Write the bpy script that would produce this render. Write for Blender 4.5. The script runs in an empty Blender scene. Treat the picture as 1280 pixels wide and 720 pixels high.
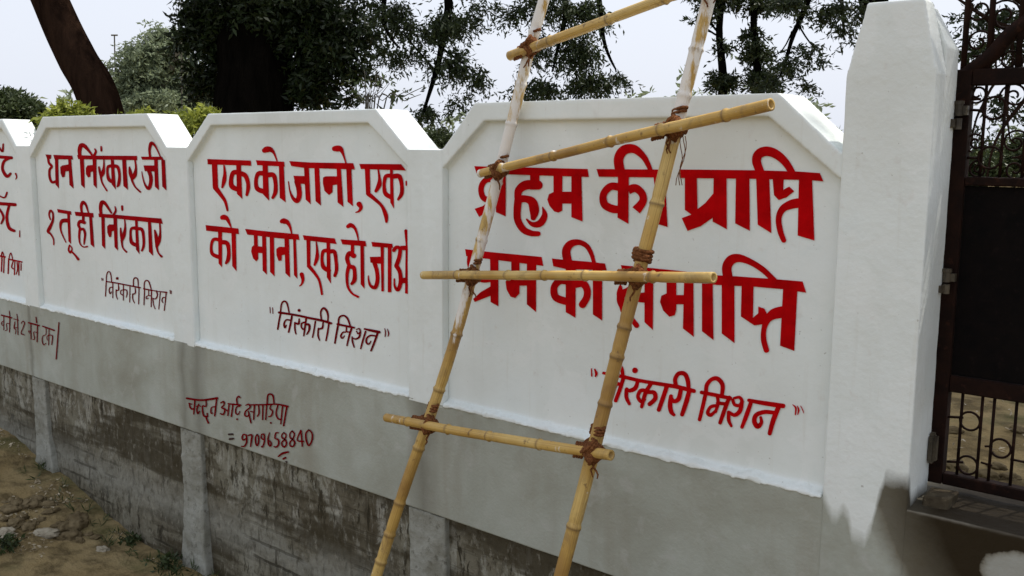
import bpy, bmesh, math, random
import numpy as np
from mathutils import Vector, Matrix, noise
from mathutils.geometry import tessellate_polygon

# ------------------------------------------------------------------ camera
SC = bpy.context.scene
COL = SC.collection
FPX = 1200.0                       # focal length in pixels of the 1280 px wide photograph
PITCH, ROLL, YAW, EYE = -0.143755, 0.007962, -0.693942, 1.75
F_ = Vector((math.sin(YAW)*math.cos(PITCH), math.cos(YAW)*math.cos(PITCH), math.sin(PITCH)))
R0 = Vector((math.cos(YAW), -math.sin(YAW), 0)); U0 = R0.cross(F_)
R_ = math.cos(ROLL)*R0 + math.sin(ROLL)*U0
U_ = -math.sin(ROLL)*R0 + math.cos(ROLL)*U0
cd = bpy.data.cameras.new('camera'); cam = bpy.data.objects.new('camera', cd); COL.objects.link(cam)
M = Matrix((R_, U_, -F_)).transposed().to_4x4(); M.translation = (0, 0, EYE)
cam.matrix_world = M
cd.sensor_width = 36; cd.lens = FPX/1280*36; cd.clip_start = 0.05; cd.clip_end = 3000
SC.camera = cam

# ------------------------------------------------------------------ light
SUN_EL, SUN_AZ = math.radians(62), math.radians(20)      # azimuth from +Y towards +X
w = bpy.data.worlds.new("World"); SC.world = w; w.use_nodes = True
nt = w.node_tree; nt.nodes.clear()
out = nt.nodes.new('ShaderNodeOutputWorld'); bg = nt.nodes.new('ShaderNodeBackground')
sky = nt.nodes.new('ShaderNodeTexSky'); sky.sky_type = 'NISHITA'; sky.sun_disc = False
sky.sun_elevation = SUN_EL; sky.sun_rotation = SUN_AZ
sky.dust_density = 6.0; sky.air_density = 1.0
mx = nt.nodes.new('ShaderNodeMix'); mx.data_type = 'RGBA'
mx.inputs['Factor'].default_value = 0.82
mx.inputs['B'].default_value = (6.55, 6.9, 7.7, 1)       # milky pre-monsoon haze layer
nt.links.new(sky.outputs[0], mx.inputs['A']); nt.links.new(mx.outputs['Result'], bg.inputs[0])
bg.inputs[1].default_value = 0.10
nt.links.new(bg.outputs[0], out.inputs[0])
sl = bpy.data.lights.new('sun', 'SUN'); sl.energy = 3.4; sl.angle = math.radians(1.2); sl.color = (1, .95, .86)
sun = bpy.data.objects.new('sun', sl); COL.objects.link(sun)
sd = Vector((math.sin(SUN_AZ)*math.cos(SUN_EL), math.cos(SUN_AZ)*math.cos(SUN_EL), math.sin(SUN_EL)))
sun.rotation_euler = sd.to_track_quat('Z', 'Y').to_euler(); sun.location = sd*50
SC.view_settings.view_transform = 'Standard'; SC.view_settings.look = 'None'
SC.view_settings.gamma = 1; SC.view_settings.exposure = 0.54
SC.render.engine = 'CYCLES'
SC.cycles.max_bounces = 8; SC.cycles.transparent_max_bounces = 8
try:
    SC.cycles.use_denoising = True
except Exception: pass

RND = random.Random(7); NP = np.random.default_rng(11)

# ------------------------------------------------------------------ survey: photo pixel -> place
def ray(px, py): return F_ + R_*((px-640)/FPX) - U_*((py-360)/FPX)
def on_y(px, py, Y):
    d = ray(px, py); p = d*(Y/d.y); return Vector((p.x, Y, p.z+EYE))
def on_z(px, py, Z):
    d = ray(px, py); p = d*((Z-EYE)/d.z); return Vector((p.x, p.y, Z))
def at(px, py, dep):
    p = ray(px, py)*dep; return Vector((p.x, p.y, p.z+EYE))

# ------------------------------------------------------------------ materials
def mat(name, rough=.8, spec=.3):
    m = bpy.data.materials.new(name); m.use_nodes = True
    b = m.node_tree.nodes['Principled BSDF']; b.inputs['Roughness'].default_value = rough
    b.inputs['Specular IOR Level'].default_value = spec
    return m, m.node_tree, b
def N(nt, typ, **kw):
    n = nt.nodes.new(typ)
    for k, v in kw.items():
        if k in n.inputs: n.inputs[k].default_value = v
        else: setattr(n, k, v)
    return n
def pos(nt): return nt.nodes.new('ShaderNodeNewGeometry').outputs['Position']
def mapv(nt, src, scale):
    m = N(nt, 'ShaderNodeMapping'); m.inputs['Scale'].default_value = scale
    nt.links.new(src, m.inputs[0]); return m.outputs[0]
def nz(nt, vec, scale, detail=4, rough=.55, dist=0):
    n = N(nt, 'ShaderNodeTexNoise', Scale=scale, Detail=detail, Roughness=rough, Distortion=dist)
    nt.links.new(vec, n.inputs['Vector']); return n.outputs['Fac']
def ramp(nt, fac, stops, interp='LINEAR'):
    r = N(nt, 'ShaderNodeValToRGB'); r.color_ramp.interpolation = interp
    e = r.color_ramp.elements
    while len(e) < len(stops): e.new(0.5)
    for i, (p, c) in enumerate(stops):
        e[i].position = p
        e[i].color = (c, c, c, 1) if isinstance(c, (int, float)) else (*c, 1)
    nt.links.new(fac, r.inputs[0]); return r.outputs[0]
def mix(nt, fac, a, b, mode='MIX'):
    m = N(nt, 'ShaderNodeMix', data_type='RGBA', blend_type=mode)
    for s, v in (('Factor', fac), ('A', a), ('B', b)):
        i = m.inputs[s]
        if s == 'Factor': i = m.inputs[0]
        elif s == 'A': i = m.inputs[6]
        else: i = m.inputs[7]
        if isinstance(v, (int, float)): i.default_value = v if s == 'Factor' else (v, v, v, 1)
        elif isinstance(v, tuple): i.default_value = (*v, 1)
        else: nt.links.new(v, i)
    return m.outputs[2]
def math_(nt, op, a, b=None, c=None):
    m = N(nt, 'ShaderNodeMath', operation=op)
    for i, v in enumerate((a, b, c)):
        if v is None: continue
        if isinstance(v, (int, float)): m.inputs[i].default_value = v
        else: nt.links.new(v, m.inputs[i])
    return m.outputs[0]
def bump(nt, b, h, strength=.3, dist=.01):
    n = N(nt, 'ShaderNodeBump', Strength=strength, Distance=dist)
    nt.links.new(h, n.inputs['Height']); nt.links.new(n.outputs[0], b.inputs['Normal'])
def xyz(nt, p):
    s = N(nt, 'ShaderNodeSeparateXYZ'); nt.links.new(p, s.inputs[0]); return s.outputs

def white_nodes(nt, p):
    big = nz(nt, p, 1.7, 5); fine = nz(nt, p, 24, 5); st = nz(nt, mapv(nt, p, (9, 9, .8)), 1.0, 4)
    c = ramp(nt, big, [(.3, (.665, .695, .665)), (.55, (.74, .785, .765)), (.75, (.705, .765, .765))])
    c = mix(nt, ramp(nt, st, [(.52, 0.0), (.8, .28)]), c, (.575, .60, .555))
    c = mix(nt, ramp(nt, fine, [(.64, 0.0), (.74, .35)]), c, (.60, .58, .54))
    c = mix(nt, ramp(nt, nz(nt, p, 3.6, 6, .62, .9), [(.53, 0.0), (.565, .28)]), c, (.80, .825, .81))
    c = mix(nt, ramp(nt, nz(nt, mapv(nt, p, (40, 40, 2.2)), 1.0, 4, .6), [(.60, 0.0), (.72, .3)]), c, (.60, .60, .545))
    c = mix(nt, ramp(nt, nz(nt, p, 85, 2, .5), [(.74, 0.0), (.78, .55)]), c, (.30, .28, .24))
    brush = nz(nt, mapv(nt, p, (60, 60, 4)), 1.0, 3)
    return c, brush, fine
def m_white():
    m, nt, b = mat('white_paint', .62, .35); p = pos(nt)
    c, brush, fine = white_nodes(nt, p)
    nt.links.new(c, b.inputs['Base Color'])
    bump(nt, b, math_(nt, 'ADD', math_(nt, 'MULTIPLY', brush, .5), nz(nt, p, 55, 4)), .13, .006)
    return m
def cement_nodes(nt, p):
    big = nz(nt, p, 2.1, 6, .6, .6); med = nz(nt, p, 9, 5); st = nz(nt, mapv(nt, p, (7, 7, 1.1)), 1.0, 5)
    c = ramp(nt, big, [(.28, (.275, .275, .225)), (.47, (.345, .36, .31)), (.68, (.42, .445, .40))])
    c = mix(nt, ramp(nt, st, [(.5, 0.0), (.75, .55)]), c, (.26, .235, .18))
    c = mix(nt, ramp(nt, nz(nt, p, 4.3, 5, .6, .8), [(.5, 0.0), (.68, .35)]), c, (.28, .275, .22))
    c = mix(nt, ramp(nt, nz(nt, p, 13, 5, .6, .4), [(.56, 0.0), (.72, .45)]), c, (.45, .45, .42))
    return c, med
def m_cement():
    m, nt, b = mat('cement_plaster', .85, .2); p = pos(nt)
    c, med = cement_nodes(nt, p)
    x, y, z = xyz(nt, p)
    # soft crease shade below the pillars, painted into the cement colour
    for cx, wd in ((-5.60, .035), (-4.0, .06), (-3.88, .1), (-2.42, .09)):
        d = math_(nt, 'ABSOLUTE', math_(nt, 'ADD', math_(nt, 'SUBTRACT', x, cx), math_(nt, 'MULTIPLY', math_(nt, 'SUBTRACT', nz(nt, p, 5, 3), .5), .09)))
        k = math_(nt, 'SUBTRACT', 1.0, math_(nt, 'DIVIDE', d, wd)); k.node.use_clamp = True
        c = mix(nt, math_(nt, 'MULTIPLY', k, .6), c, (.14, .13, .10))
    nt.links.new(c, b.inputs['Base Color'])
    bump(nt, b, math_(nt, 'ADD', med, nz(nt, p, 90, 3)), .25, .006)
    return m
def m_oldwall():
    m, nt, b = mat('mossy_old_masonry', .92, .15); p = pos(nt)
    streak = nz(nt, mapv(nt, p, (15, 15, 3.4)), 1.0, 9, .74, .5)
    big = nz(nt, p, 2.4, 6, .65, .8); blot = nz(nt, p, 15, 5, .65)
    c = ramp(nt, big, [(.3, (.075, .06, .037)), (.46, (.15, .135, .097)), (.6, (.21, .198, .15)), (.8, (.29, .28, .23))])
    up = ramp(nt, math_(nt, 'ADD', xyz(nt, p)[2], .2), [(.25, .0), (.42, 1.0)])
    worn = nz(nt, mapv(nt, p, (5.5, 5.5, 3.2)), 1.0, 9, .72, 1.2)
    c = mix(nt, math_(nt, 'MULTIPLY', up, ramp(nt, worn, [(.545, 0.0), (.575, .8)])), c, (.31, .305, .255))
    c = mix(nt, math_(nt, 'MULTIPLY', up, ramp(nt, streak, [(.535, 0.0), (.57, .8)])), c, (.33, .32, .27))
    c = mix(nt, ramp(nt, nz(nt, mapv(nt, p, (24, 24, 6)), 1.0, 7, .72, .3), [(.56, 0.0), (.60, .9)]), c, (.028, .023, .013))
    c = mix(nt, ramp(nt, blot, [(.55, 0.0), (.62, .7)]), c, (.07, .06, .038))
    x, y, z = xyz(nt, p)
    # horizontal weathered bands left by the courses
    band = nz(nt, mapv(nt, p, (.9, .9, 9)), 1.0, 4, .5, .3)
    c = mix(nt, ramp(nt, band, [(.42, .85), (.50, 0.0)]), c, (.05, .04, .022))
    # smooth greyish render low down on the wall
    lowm = math_(nt, 'ADD', math_(nt, 'MULTIPLY', math_(nt, 'ABSOLUTE', math_(nt, 'ADD', z, -.0)), -7.0), 1.0); lowm.node.use_clamp = True
    lm = math_(nt, 'MULTIPLY', lowm, ramp(nt, nz(nt, p, 3.3, 5), [(.33, 0.0), (.40, .85)]))
    c = mix(nt, lm, c, (.25, .245, .205))
    br = N(nt, 'ShaderNodeTexBrick', Scale=1.0); br.inputs['Mortar Size'].default_value = .008
    br.inputs['Brick Width'].default_value = .24; br.inputs['Row Height'].default_value = .078
    br.inputs['Mortar Smooth'].default_value = .3
    cb = N(nt, 'ShaderNodeCombineXYZ'); nt.links.new(x, cb.inputs[0]); nt.links.new(z, cb.inputs[1]); nt.links.new(cb.outputs[0], br.inputs['Vector'])
    show = math_(nt, 'MULTIPLY', ramp(nt, nz(nt, p, 2.6, 4), [(.52, 0.0), (.6, .8)]), ramp(nt, math_(nt, 'ADD', z, .5), [(.40, 1.0), (.56, .35)]))
    c = mix(nt, math_(nt, 'MULTIPLY', br.outputs['Fac'], show), c, (.035, .03, .02))
    c = mix(nt, ramp(nt, nz(nt, mapv(nt, p, (46, 46, 20)), 1.0, 6, .7), [(.5, 0.0), (.66, .6)]), c, (.05, .042, .027))
    c = mix(nt, ramp(nt, nz(nt, mapv(nt, p, (30, 30, 16)), 1.0, 7, .7), [(.57, 0.0), (.66, .55)]), c, (.30, .285, .23))
    nt.links.new(c, b.inputs['Base Color'])
    h = math_(nt, 'ADD', math_(nt, 'MULTIPLY', blot, .7), math_(nt, 'MULTIPLY', streak, .6))
    h = math_(nt, 'SUBTRACT', h, math_(nt, 'MULTIPLY', math_(nt, 'MULTIPLY', br.outputs['Fac'], show), .6))
    bump(nt, b, h, .8, .02)
    return m
def m_pilaster():
    m, nt, b = mat('rough_cement_strip', .9, .2); p = pos(nt)
    big = nz(nt, p, 9, 7, .68); fine = nz(nt, p, 30, 7, .75)
    c = ramp(nt, big, [(.3, (.19, .185, .145)), (.5, (.28, .28, .24)), (.7, (.34, .345, .305))])
    c = mix(nt, ramp(nt, fine, [(.54, 0.0), (.66, .75)]), c, (.085, .078, .055))
    nt.links.new(c, b.inputs['Base Color']); bump(nt, b, fine, .7, .012)
    return m
def m_stain(base_only=False):
    # cement at the gate: wet, almost black seepage with a dry patch, white paint on the post above
    m, nt, b = mat('gate_base_cement', .8, .25); p = pos(nt)
    c, med = cement_nodes(nt, p); x, y, z = xyz(nt, p)
    n1 = math_(nt, 'SUBTRACT', nz(nt, p, 6, 5, .55), .5); n2 = math_(nt, 'SUBTRACT', nz(nt, p, 22, 4, .6), .5)
    warp = math_(nt, 'ADD', math_(nt, 'MULTIPLY', n1, .16), math_(nt, 'MULTIPLY', n2, .04))
    low = math_(nt, 'MULTIPLY', math_(nt, 'SUBTRACT', .86, z), .55); low.node.use_clamp = True
    xs = math_(nt, 'SUBTRACT', math_(nt, 'ADD', x, math_(nt, 'MULTIPLY', warp, .6)), low)
    wet = ramp(nt, math_(nt, 'ADD', xs, 1.0), [(.17, 0.0), (.225, .78), (.30, .9), (.37, 1.0)])
    dx = math_(nt, 'DIVIDE', math_(nt, 'SUBTRACT', x, -.43), .085); dz = math_(nt, 'DIVIDE', math_(nt, 'SUBTRACT', z, .765), .05)
    r = math_(nt, 'ADD', math_(nt, 'ADD', math_(nt, 'MULTIPLY', dx, dx), math_(nt, 'MULTIPLY', dz, dz)), math_(nt, 'ADD', math_(nt, 'MULTIPLY', n1, 2.6), math_(nt, 'MULTIPLY', n2, 1.2)))
    dry = ramp(nt, math_(nt, 'MULTIPLY', r, .5), [(.35, 1.0), (.75, 0.0)])
    wet = math_(nt, 'MULTIPLY', wet, math_(nt, 'SUBTRACT', 1.0, dry))
    c = mix(nt, wet, c, ramp(nt, wet, [(.7, (.085, .062, .030)), (1.0, (.020, .0125, .0035))]))
    c = mix(nt, math_(nt, 'MULTIPLY', dry, .6), c, (.3, .29, .265))
    if not base_only:
        # lower limit of the whitewash, in metres, along the post
        lim = ramp(nt, math_(nt, 'DIVIDE', math_(nt, 'ADD', x, .94), .26),
                   [(0, .85), (.08, .85), (.13, .825), (.18, .80), (.23, .80), (.29, .83), (.34, .81), (.39, .765), (.52, .755), (.575, .80), (.62, .875), (.68, .935)])
        d = math_(nt, 'SUBTRACT', z, math_(nt, 'ADD', math_(nt, 'SUBTRACT', lim, ramp(nt, math_(nt, 'SUBTRACT', y, 2.0), [(.405, 0.0), (.425, .055)])), math_(nt, 'ADD', math_(nt, 'MULTIPLY', n2, .035), math_(nt, 'MULTIPLY', n1, .03))))
        k = math_(nt, 'MULTIPLY_ADD', d, 20.0, .5); k.node.use_clamp = True
        wc, brush, fine = white_nodes(nt, p)
        c = mix(nt, k, c, wc)
    else:
        pt = nt.nodes.new('ShaderNodeNewGeometry').outputs['Pointiness']
        c = mix(nt, math_(nt, 'MULTIPLY', ramp(nt, pt, [(.52, 0.0), (.60, .8)]), ramp(nt, n1, [(.0, .4), (.1, 1.0)])), c, (.34, .31, .25))
    nt.links.new(c, b.inputs['Base Color'])
    bump(nt, b, math_(nt, 'ADD', med, nz(nt, p, 70, 3)), .22, .006)
    return m
def m_red():
    m, nt, b = mat('red_paint', .7, .02); p = pos(nt)
    n = nz(nt, p, 14, 4); f = nz(nt, p, 120, 3)
    c = ramp(nt, n, [(.3, (.32, .001, .002)), (.65, (.50, .002, .004))])
    c = mix(nt, ramp(nt, nz(nt, mapv(nt, p, (30, 30, 90)), 1.0, 4), [(.6, 0.0), (.8, .35)]), c, (.24, .001, .004))
    nt.links.new(c, b.inputs['Base Color']); bump(nt, b, f, .1, .002)
    return m
def m_dark_red(name='maroon_paint', lo=(.23, .0012, .004), hi=(.38, .0015, .004)):
    m, nt, b = mat(name, .7, .02); p = pos(nt)
    c = ramp(nt, nz(nt, p, 20, 4), [(.3, lo), (.7, hi)])
    nt.links.new(c, b.inputs['Base Color']); return m
def m_black_paint():
    m, nt, b = mat('black_paint', .5, .3); p = pos(nt)
    c = ramp(nt, nz(nt, p, 20, 4), [(.3, (.02, .012, .013)), (.7, (.04, .006, .008))])
    nt.links.new(c, b.inputs['Base Color']); return m
def m_bamboo(name, zlo, zhi, amount):
    m, nt, b = mat(name, .5, .35); p = pos(nt); x, y, z = xyz(nt, p)
    tc = N(nt, 'ShaderNodeAttribute', attribute_name='along').outputs['Fac']
    cv = N(nt, 'ShaderNodeCombineXYZ'); nt.links.new(math_(nt, 'MULTIPLY', tc, 1.0), cv.inputs[2])
    for a_, i_ in (('ring_x', 0), ('ring_y', 1)):
        nt.links.new(math_(nt, 'MULTIPLY', N(nt, 'ShaderNodeAttribute', attribute_name=a_).outputs['Fac'], 3.2), cv.inputs[i_])
    grain = nz(nt, cv.outputs[0], 2.0, 6, .65); seg = nz(nt, p, 3.2, 4); sp = nz(nt, p, 42, 5, .6)
    c = ramp(nt, seg, [(.32, (.27, .145, .036)), (.48, (.48, .30, .075)), (.66, (.60, .43, .15))])
    c = mix(nt, ramp(nt, grain, [(.50, 0.0), (.66, .6)]), c, (.22, .115, .03))
    c = mix(nt, ramp(nt, sp, [(.62, 0.0), (.70, .75)]), c, (.13, .075, .03))
    c = mix(nt, ramp(nt, nz(nt, mapv(nt, p, (9, 9, 4)), 1.0, 7, .7, .8), [(.53, 0.0), (.66, .6)]), c, (.20, .125, .055))
    c = mix(nt, ramp(nt, nz(nt, mapv(nt, p, (22, 22, 22)), 1.0, 6, .7), [(.66, 0.0), (.71, .7)]), c, (.66, .60, .46))
    node = N(nt, 'ShaderNodeAttribute', attribute_name='node').outputs['Fac']
    c = mix(nt, math_(nt, 'MULTIPLY', node, .8), c, (.14, .085, .035))
    # whitewash splashes
    zr = math_(nt, 'DIVIDE', math_(nt, 'SUBTRACT', z, zlo), zhi-zlo); zr.node.use_clamp = True
    s = math_(nt, 'ADD', nz(nt, mapv(nt, p, (16, 16, 5)), 1.0, 6, .62), math_(nt, 'MULTIPLY', zr, amount))
    k = ramp(nt, s, [(.66, 0.0), (.72, .9)])
    c = mix(nt, k, c, (.72, .70, .66))
    nt.links.new(c, b.inputs['Base Color'])
    bump(nt, b, math_(nt, 'ADD', grain, math_(nt, 'MULTIPLY', sp, .6)), .25, .004)
    return m
def m_rope():
    m, nt, b = mat('coir_rope', .95, .1); p = pos(nt); n = nz(nt, p, 160, 4, .7)
    c = ramp(nt, n, [(.3, (.055, .02, .008)), (.55, (.17, .065, .024)), (.75, (.30, .14, .055))])
    nt.links.new(c, b.inputs['Base Color']); bump(nt, b, n, .8, .004); return m
def m_rust(name, a, c2, rough=.6):
    m, nt, b = mat(name, rough, .12 if rough > .6 else .3); p = pos(nt); n = nz(nt, p, 18, 5, .65)
    c = ramp(nt, n, [(.35, a), (.68, c2)])
    c = mix(nt, ramp(nt, nz(nt, p, 60, 4), [(.6, 0.0), (.72, .35)]), c, tuple(3*q for q in c2))
    nt.links.new(c, b.inputs['Base Color']); bump(nt, b, n, .3, .003); return m
def m_bark(name, a, c2):
    m, nt, b = mat(name, 1.0, .0); p = pos(nt)
    n = nz(nt, mapv(nt, p, (14, 14, 3)), 1.0, 7, .65, .5)
    c = ramp(nt, n, [(.3, a), (.7, c2)])
    nt.links.new(c, b.inputs['Base Color']); bump(nt, b, n, 1.0, .04); return m
def m_leaf(name, a, c2, trans=.25):
    m = bpy.data.materials.new(name); m.use_nodes = True; nt = m.node_tree; nt.nodes.clear()
    at_ = N(nt, 'ShaderNodeAttribute', attribute_name='tone').outputs['Fac']
    c = ramp(nt, at_, [(0, a), (1, c2)])
    o = N(nt, 'ShaderNodeOutputMaterial'); d = N(nt, 'ShaderNodeBsdfPrincipled', Roughness=.5)
    d.inputs['Specular IOR Level'].default_value = .25
    t = N(nt, 'ShaderNodeBsdfTranslucent'); ms = N(nt, 'ShaderNodeMixShader'); ms.inputs[0].default_value = trans
    nt.links.new(c, d.inputs['Base Color']); nt.links.new(c, t.inputs[0])
    nt.links.new(d.outputs[0], ms.inputs[1]); nt.links.new(t.outputs[0], ms.inputs[2]); nt.links.new(ms.outputs[0], o.inputs[0])
    return m
def m_ground():
    m, nt, b = mat('dry_earth', .97, .08); p = pos(nt)
    big = nz(nt, p, 1.3, 6, .6); med = nz(nt, p, 8, 6, .65); fine = nz(nt, p, 60, 5, .7)
    c = ramp(nt, big, [(.3, (.16, .112, .05)), (.5, (.275, .205, .098)), (.7, (.36, .285, .155))])
    c = mix(nt, ramp(nt, med, [(.46, 0.0), (.62, .75)]), c, (.075, .055, .027))
    c = mix(nt, ramp(nt, fine, [(.6, 0.0), (.72, .5)]), c, (.32, .27, .18))
    c = mix(nt, ramp(nt, nz(nt, p, 2.6, 5), [(.50, 0.0), (.62, .6)]), c, (.075, .08, .025))
    nt.links.new(c, b.inputs['Base Color']); bump(nt, b, math_(nt, 'ADD', med, math_(nt, 'MULTIPLY', fine, .5)), .9, .03)
    return m
def m_clod():
    m, nt, b = mat('earth_clod', .97, .08); p = pos(nt); n = nz(nt, p, 14, 6, .65)
    c = ramp(nt, n, [(.3, (.085, .062, .032)), (.7, (.21, .165, .095))])
    nt.links.new(c, b.inputs['Base Color']); bump(nt, b, n, .7, .015); return m
def m_stone():
    m, nt, b = mat('pale_stone', .9, .2); p = pos(nt); n = nz(nt, p, 22, 6, .65)
    c = ramp(nt, n, [(.3, (.20, .17, .12)), (.7, (.42, .38, .29))])
    nt.links.new(c, b.inputs['Base Color']); bump(nt, b, n, .5, .01); return m

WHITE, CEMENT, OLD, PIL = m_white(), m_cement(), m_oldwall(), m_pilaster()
POSTM, STEPM = m_stain(), m_stain(True)
RED, DRED, BLK = m_red(), m_dark_red(), m_black_paint()
DEEP = m_dark_red('deep_maroon_paint', (.12, .001, .003), (.18, .0015, .004))
BAM1 = m_bamboo('bamboo_white_splashed', 0.95, 1.4, .25)
BAM2 = m_bamboo('bamboo_less_splashed', 1.62, 1.95, .27)
BAM3 = m_bamboo('bamboo_rung', .6, 2.2, .10)
ROPE = m_rope()
GATEM = m_rust('brown_gate_paint', (.007, .003, .002), (.018, .0065, .0035), .8)
SHEETM = m_rust('black_gate_sheet', (.002, .0016, .0016), (.005, .003, .0026), .9)
HINGEM = m_rust('worn_hinge_steel', (.030, .024, .016), (.11, .09, .06), .5)
GROUND, CLOD, STONE = m_ground(), m_clod(), m_stone()
BRICK = m_rust('dusty_brick', (.035, .026, .016), (.10, .08, .05), .9)
BARK_R = m_bark('reddish_bark', (.010, .006, .0045), (.032, .018, .012))
BARK_D = m_bark('dark_bark', (.002, .0018, .0014), (.006, .005, .004))
BARK_G = m_bark('grey_twig_bark', (.06, .055, .045), (.16, .15, .12))
LEAF_D = m_leaf('dark_foliage', (.005, .009, .003), (.026, .042, .011), .16)
LEAF_M = m_leaf('neem_foliage', (.014, .022, .009), (.050, .070, .024), .22)
LEAF_H = m_leaf('hazy_foliage', (.13, .165, .10), (.24, .285, .165), .35)  # air haze put into the leaf colour: paler and greyer than real leaves
LEAF_Y = m_leaf('yellow_green_foliage', (.08, .11, .014), (.40, .43, .07), .35)
LEAF_G = m_leaf('mid_green_foliage', (.022, .034, .012), (.075, .10, .034), .2)
DRYLEAF = m_leaf('dry_leaves', (.17, .12, .06), (.66, .58, .42), .1)

# ------------------------------------------------------------------ object helpers
def empty(name, loc, label=None, cat=None, group=None):
    o = bpy.data.objects.new(name, None); COL.objects.link(o); o.location = loc; o.empty_display_size = .1
    tag(o, label, cat, group); return o
def tag(o, label=None, cat=None, group=None, kind=None):
    if label: o['label'] = label
    if cat: o['category'] = cat
    if group: o['group'] = group
    if kind: o['kind'] = kind
    return o
def link_mesh(name, me, m, parent=None):
    o = bpy.data.objects.new(name, me); COL.objects.link(o)
    if m: me.materials.append(m)
    if parent is not None:                      # vertices are given in world space
        off = Vector(parent.location); q = parent.parent
        while q is not None: off += Vector(q.location); q = q.parent
        me.transform(Matrix.Translation(-off)); o.parent = parent
    return o
def from_bm(name, bm, m, parent=None, smooth=False):
    me = bpy.data.meshes.new(name)
    bmesh.ops.recalc_face_normals(bm, faces=bm.faces)
    bm.to_mesh(me); bm.free()
    if smooth: me.polygons.foreach_set('use_smooth', [True]*len(me.polygons))
    return link_mesh(name, me, m, parent)
def settle(o):
    """move the origin of a single-mesh thing to its own centre-bottom"""
    vs = [v.co for v in o.data.vertices]
    c = Vector(((min(v.x for v in vs)+max(v.x for v in vs))/2, (min(v.y for v in vs)+max(v.y for v in vs))/2, min(v.z for v in vs)))
    o.data.transform(Matrix.Translation(-c)); o.location = c; return o
def box(bm, x0, x1, y0, y1, z0, z1):
    vs = [bm.verts.new(c) for c in ((x0,y0,z0),(x1,y0,z0),(x1,y1,z0),(x0,y1,z0),(x0,y0,z1),(x1,y0,z1),(x1,y1,z1),(x0,y1,z1))]
    for f in ((3,2,1,0),(4,5,6,7),(0,1,5,4),(1,2,6,5),(2,3,7,6),(3,0,4,7)): bm.faces.new([vs[i] for i in f])
    return vs
def prism(bm, front, back):
    """closed solid between two outlines with the same number of corners"""
    a = [bm.verts.new(p) for p in front]; b = [bm.verts.new(p) for p in back]; n = len(a)
    bm.faces.new(a); bm.faces.new(b[::-1])
    for i in range(n): bm.faces.new((a[i], b[i], b[(i+1) % n], a[(i+1) % n]))
def rough(o, voxel, amp, size):
    r = o.modifiers.new('plaster', 'REMESH'); r.mode = 'VOXEL'; r.voxel_size = voxel; r.use_smooth_shade = True
    t = bpy.data.textures.new('plaster_'+o.name, 'CLOUDS'); t.noise_scale = size; t.noise_depth = 3
    d = o.modifiers.new('wobble', 'DISPLACE'); d.texture = t; d.strength = amp; d.mid_level = .5; d.texture_coords = 'GLOBAL'
    return o
def tube_bm(bm, pts, radii, n=10, cap=True, along=None):
    pts = [Vector(p) for p in pts]; rings = []
    up = Vector((0, 0, 1))
    t0 = (pts[1]-pts[0]).normalized()
    if abs(t0.dot(up)) > .95: up = Vector((1, 0, 0))
    nrm = t0.cross(up).normalized()
    for i, p in enumerate(pts):
        t = (pts[min(i+1, len(pts)-1)]-pts[max(i-1, 0)]).normalized()
        nrm = (nrm - t*nrm.dot(t)).normalized(); bn = t.cross(nrm)
        rr = radii[i] if hasattr(radii, '__len__') else radii
        rings.append([bm.verts.new(p+(nrm*math.cos(k*math.tau/n)+bn*math.sin(k*math.tau/n))*rr) for k in range(n)])
    for a, b in zip(rings, rings[1:]):
        for k in range(n): bm.faces.new((a[k], a[(k+1) % n], b[(k+1) % n], b[k]))
    if cap: bm.faces.new(rings[0][::-1]); bm.faces.new(rings[-1])
    return rings
def curve_pts(pts, sub=6):
    pts = [Vector(p) for p in pts]; o = []
    for i in range(len(pts)-1):
        p0 = pts[max(i-1, 0)]; p1 = pts[i]; p2 = pts[i+1]; p3 = pts[min(i+2, len(pts)-1)]
        for k in range(sub):
            t = k/sub
            o.append(.5*((2*p1)+(p2-p0)*t+(2*p0-5*p1+4*p2-p3)*t*t+(3*p1-p0-3*p2+p3)*t**3))
    o.append(pts[-1]); return o

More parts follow.
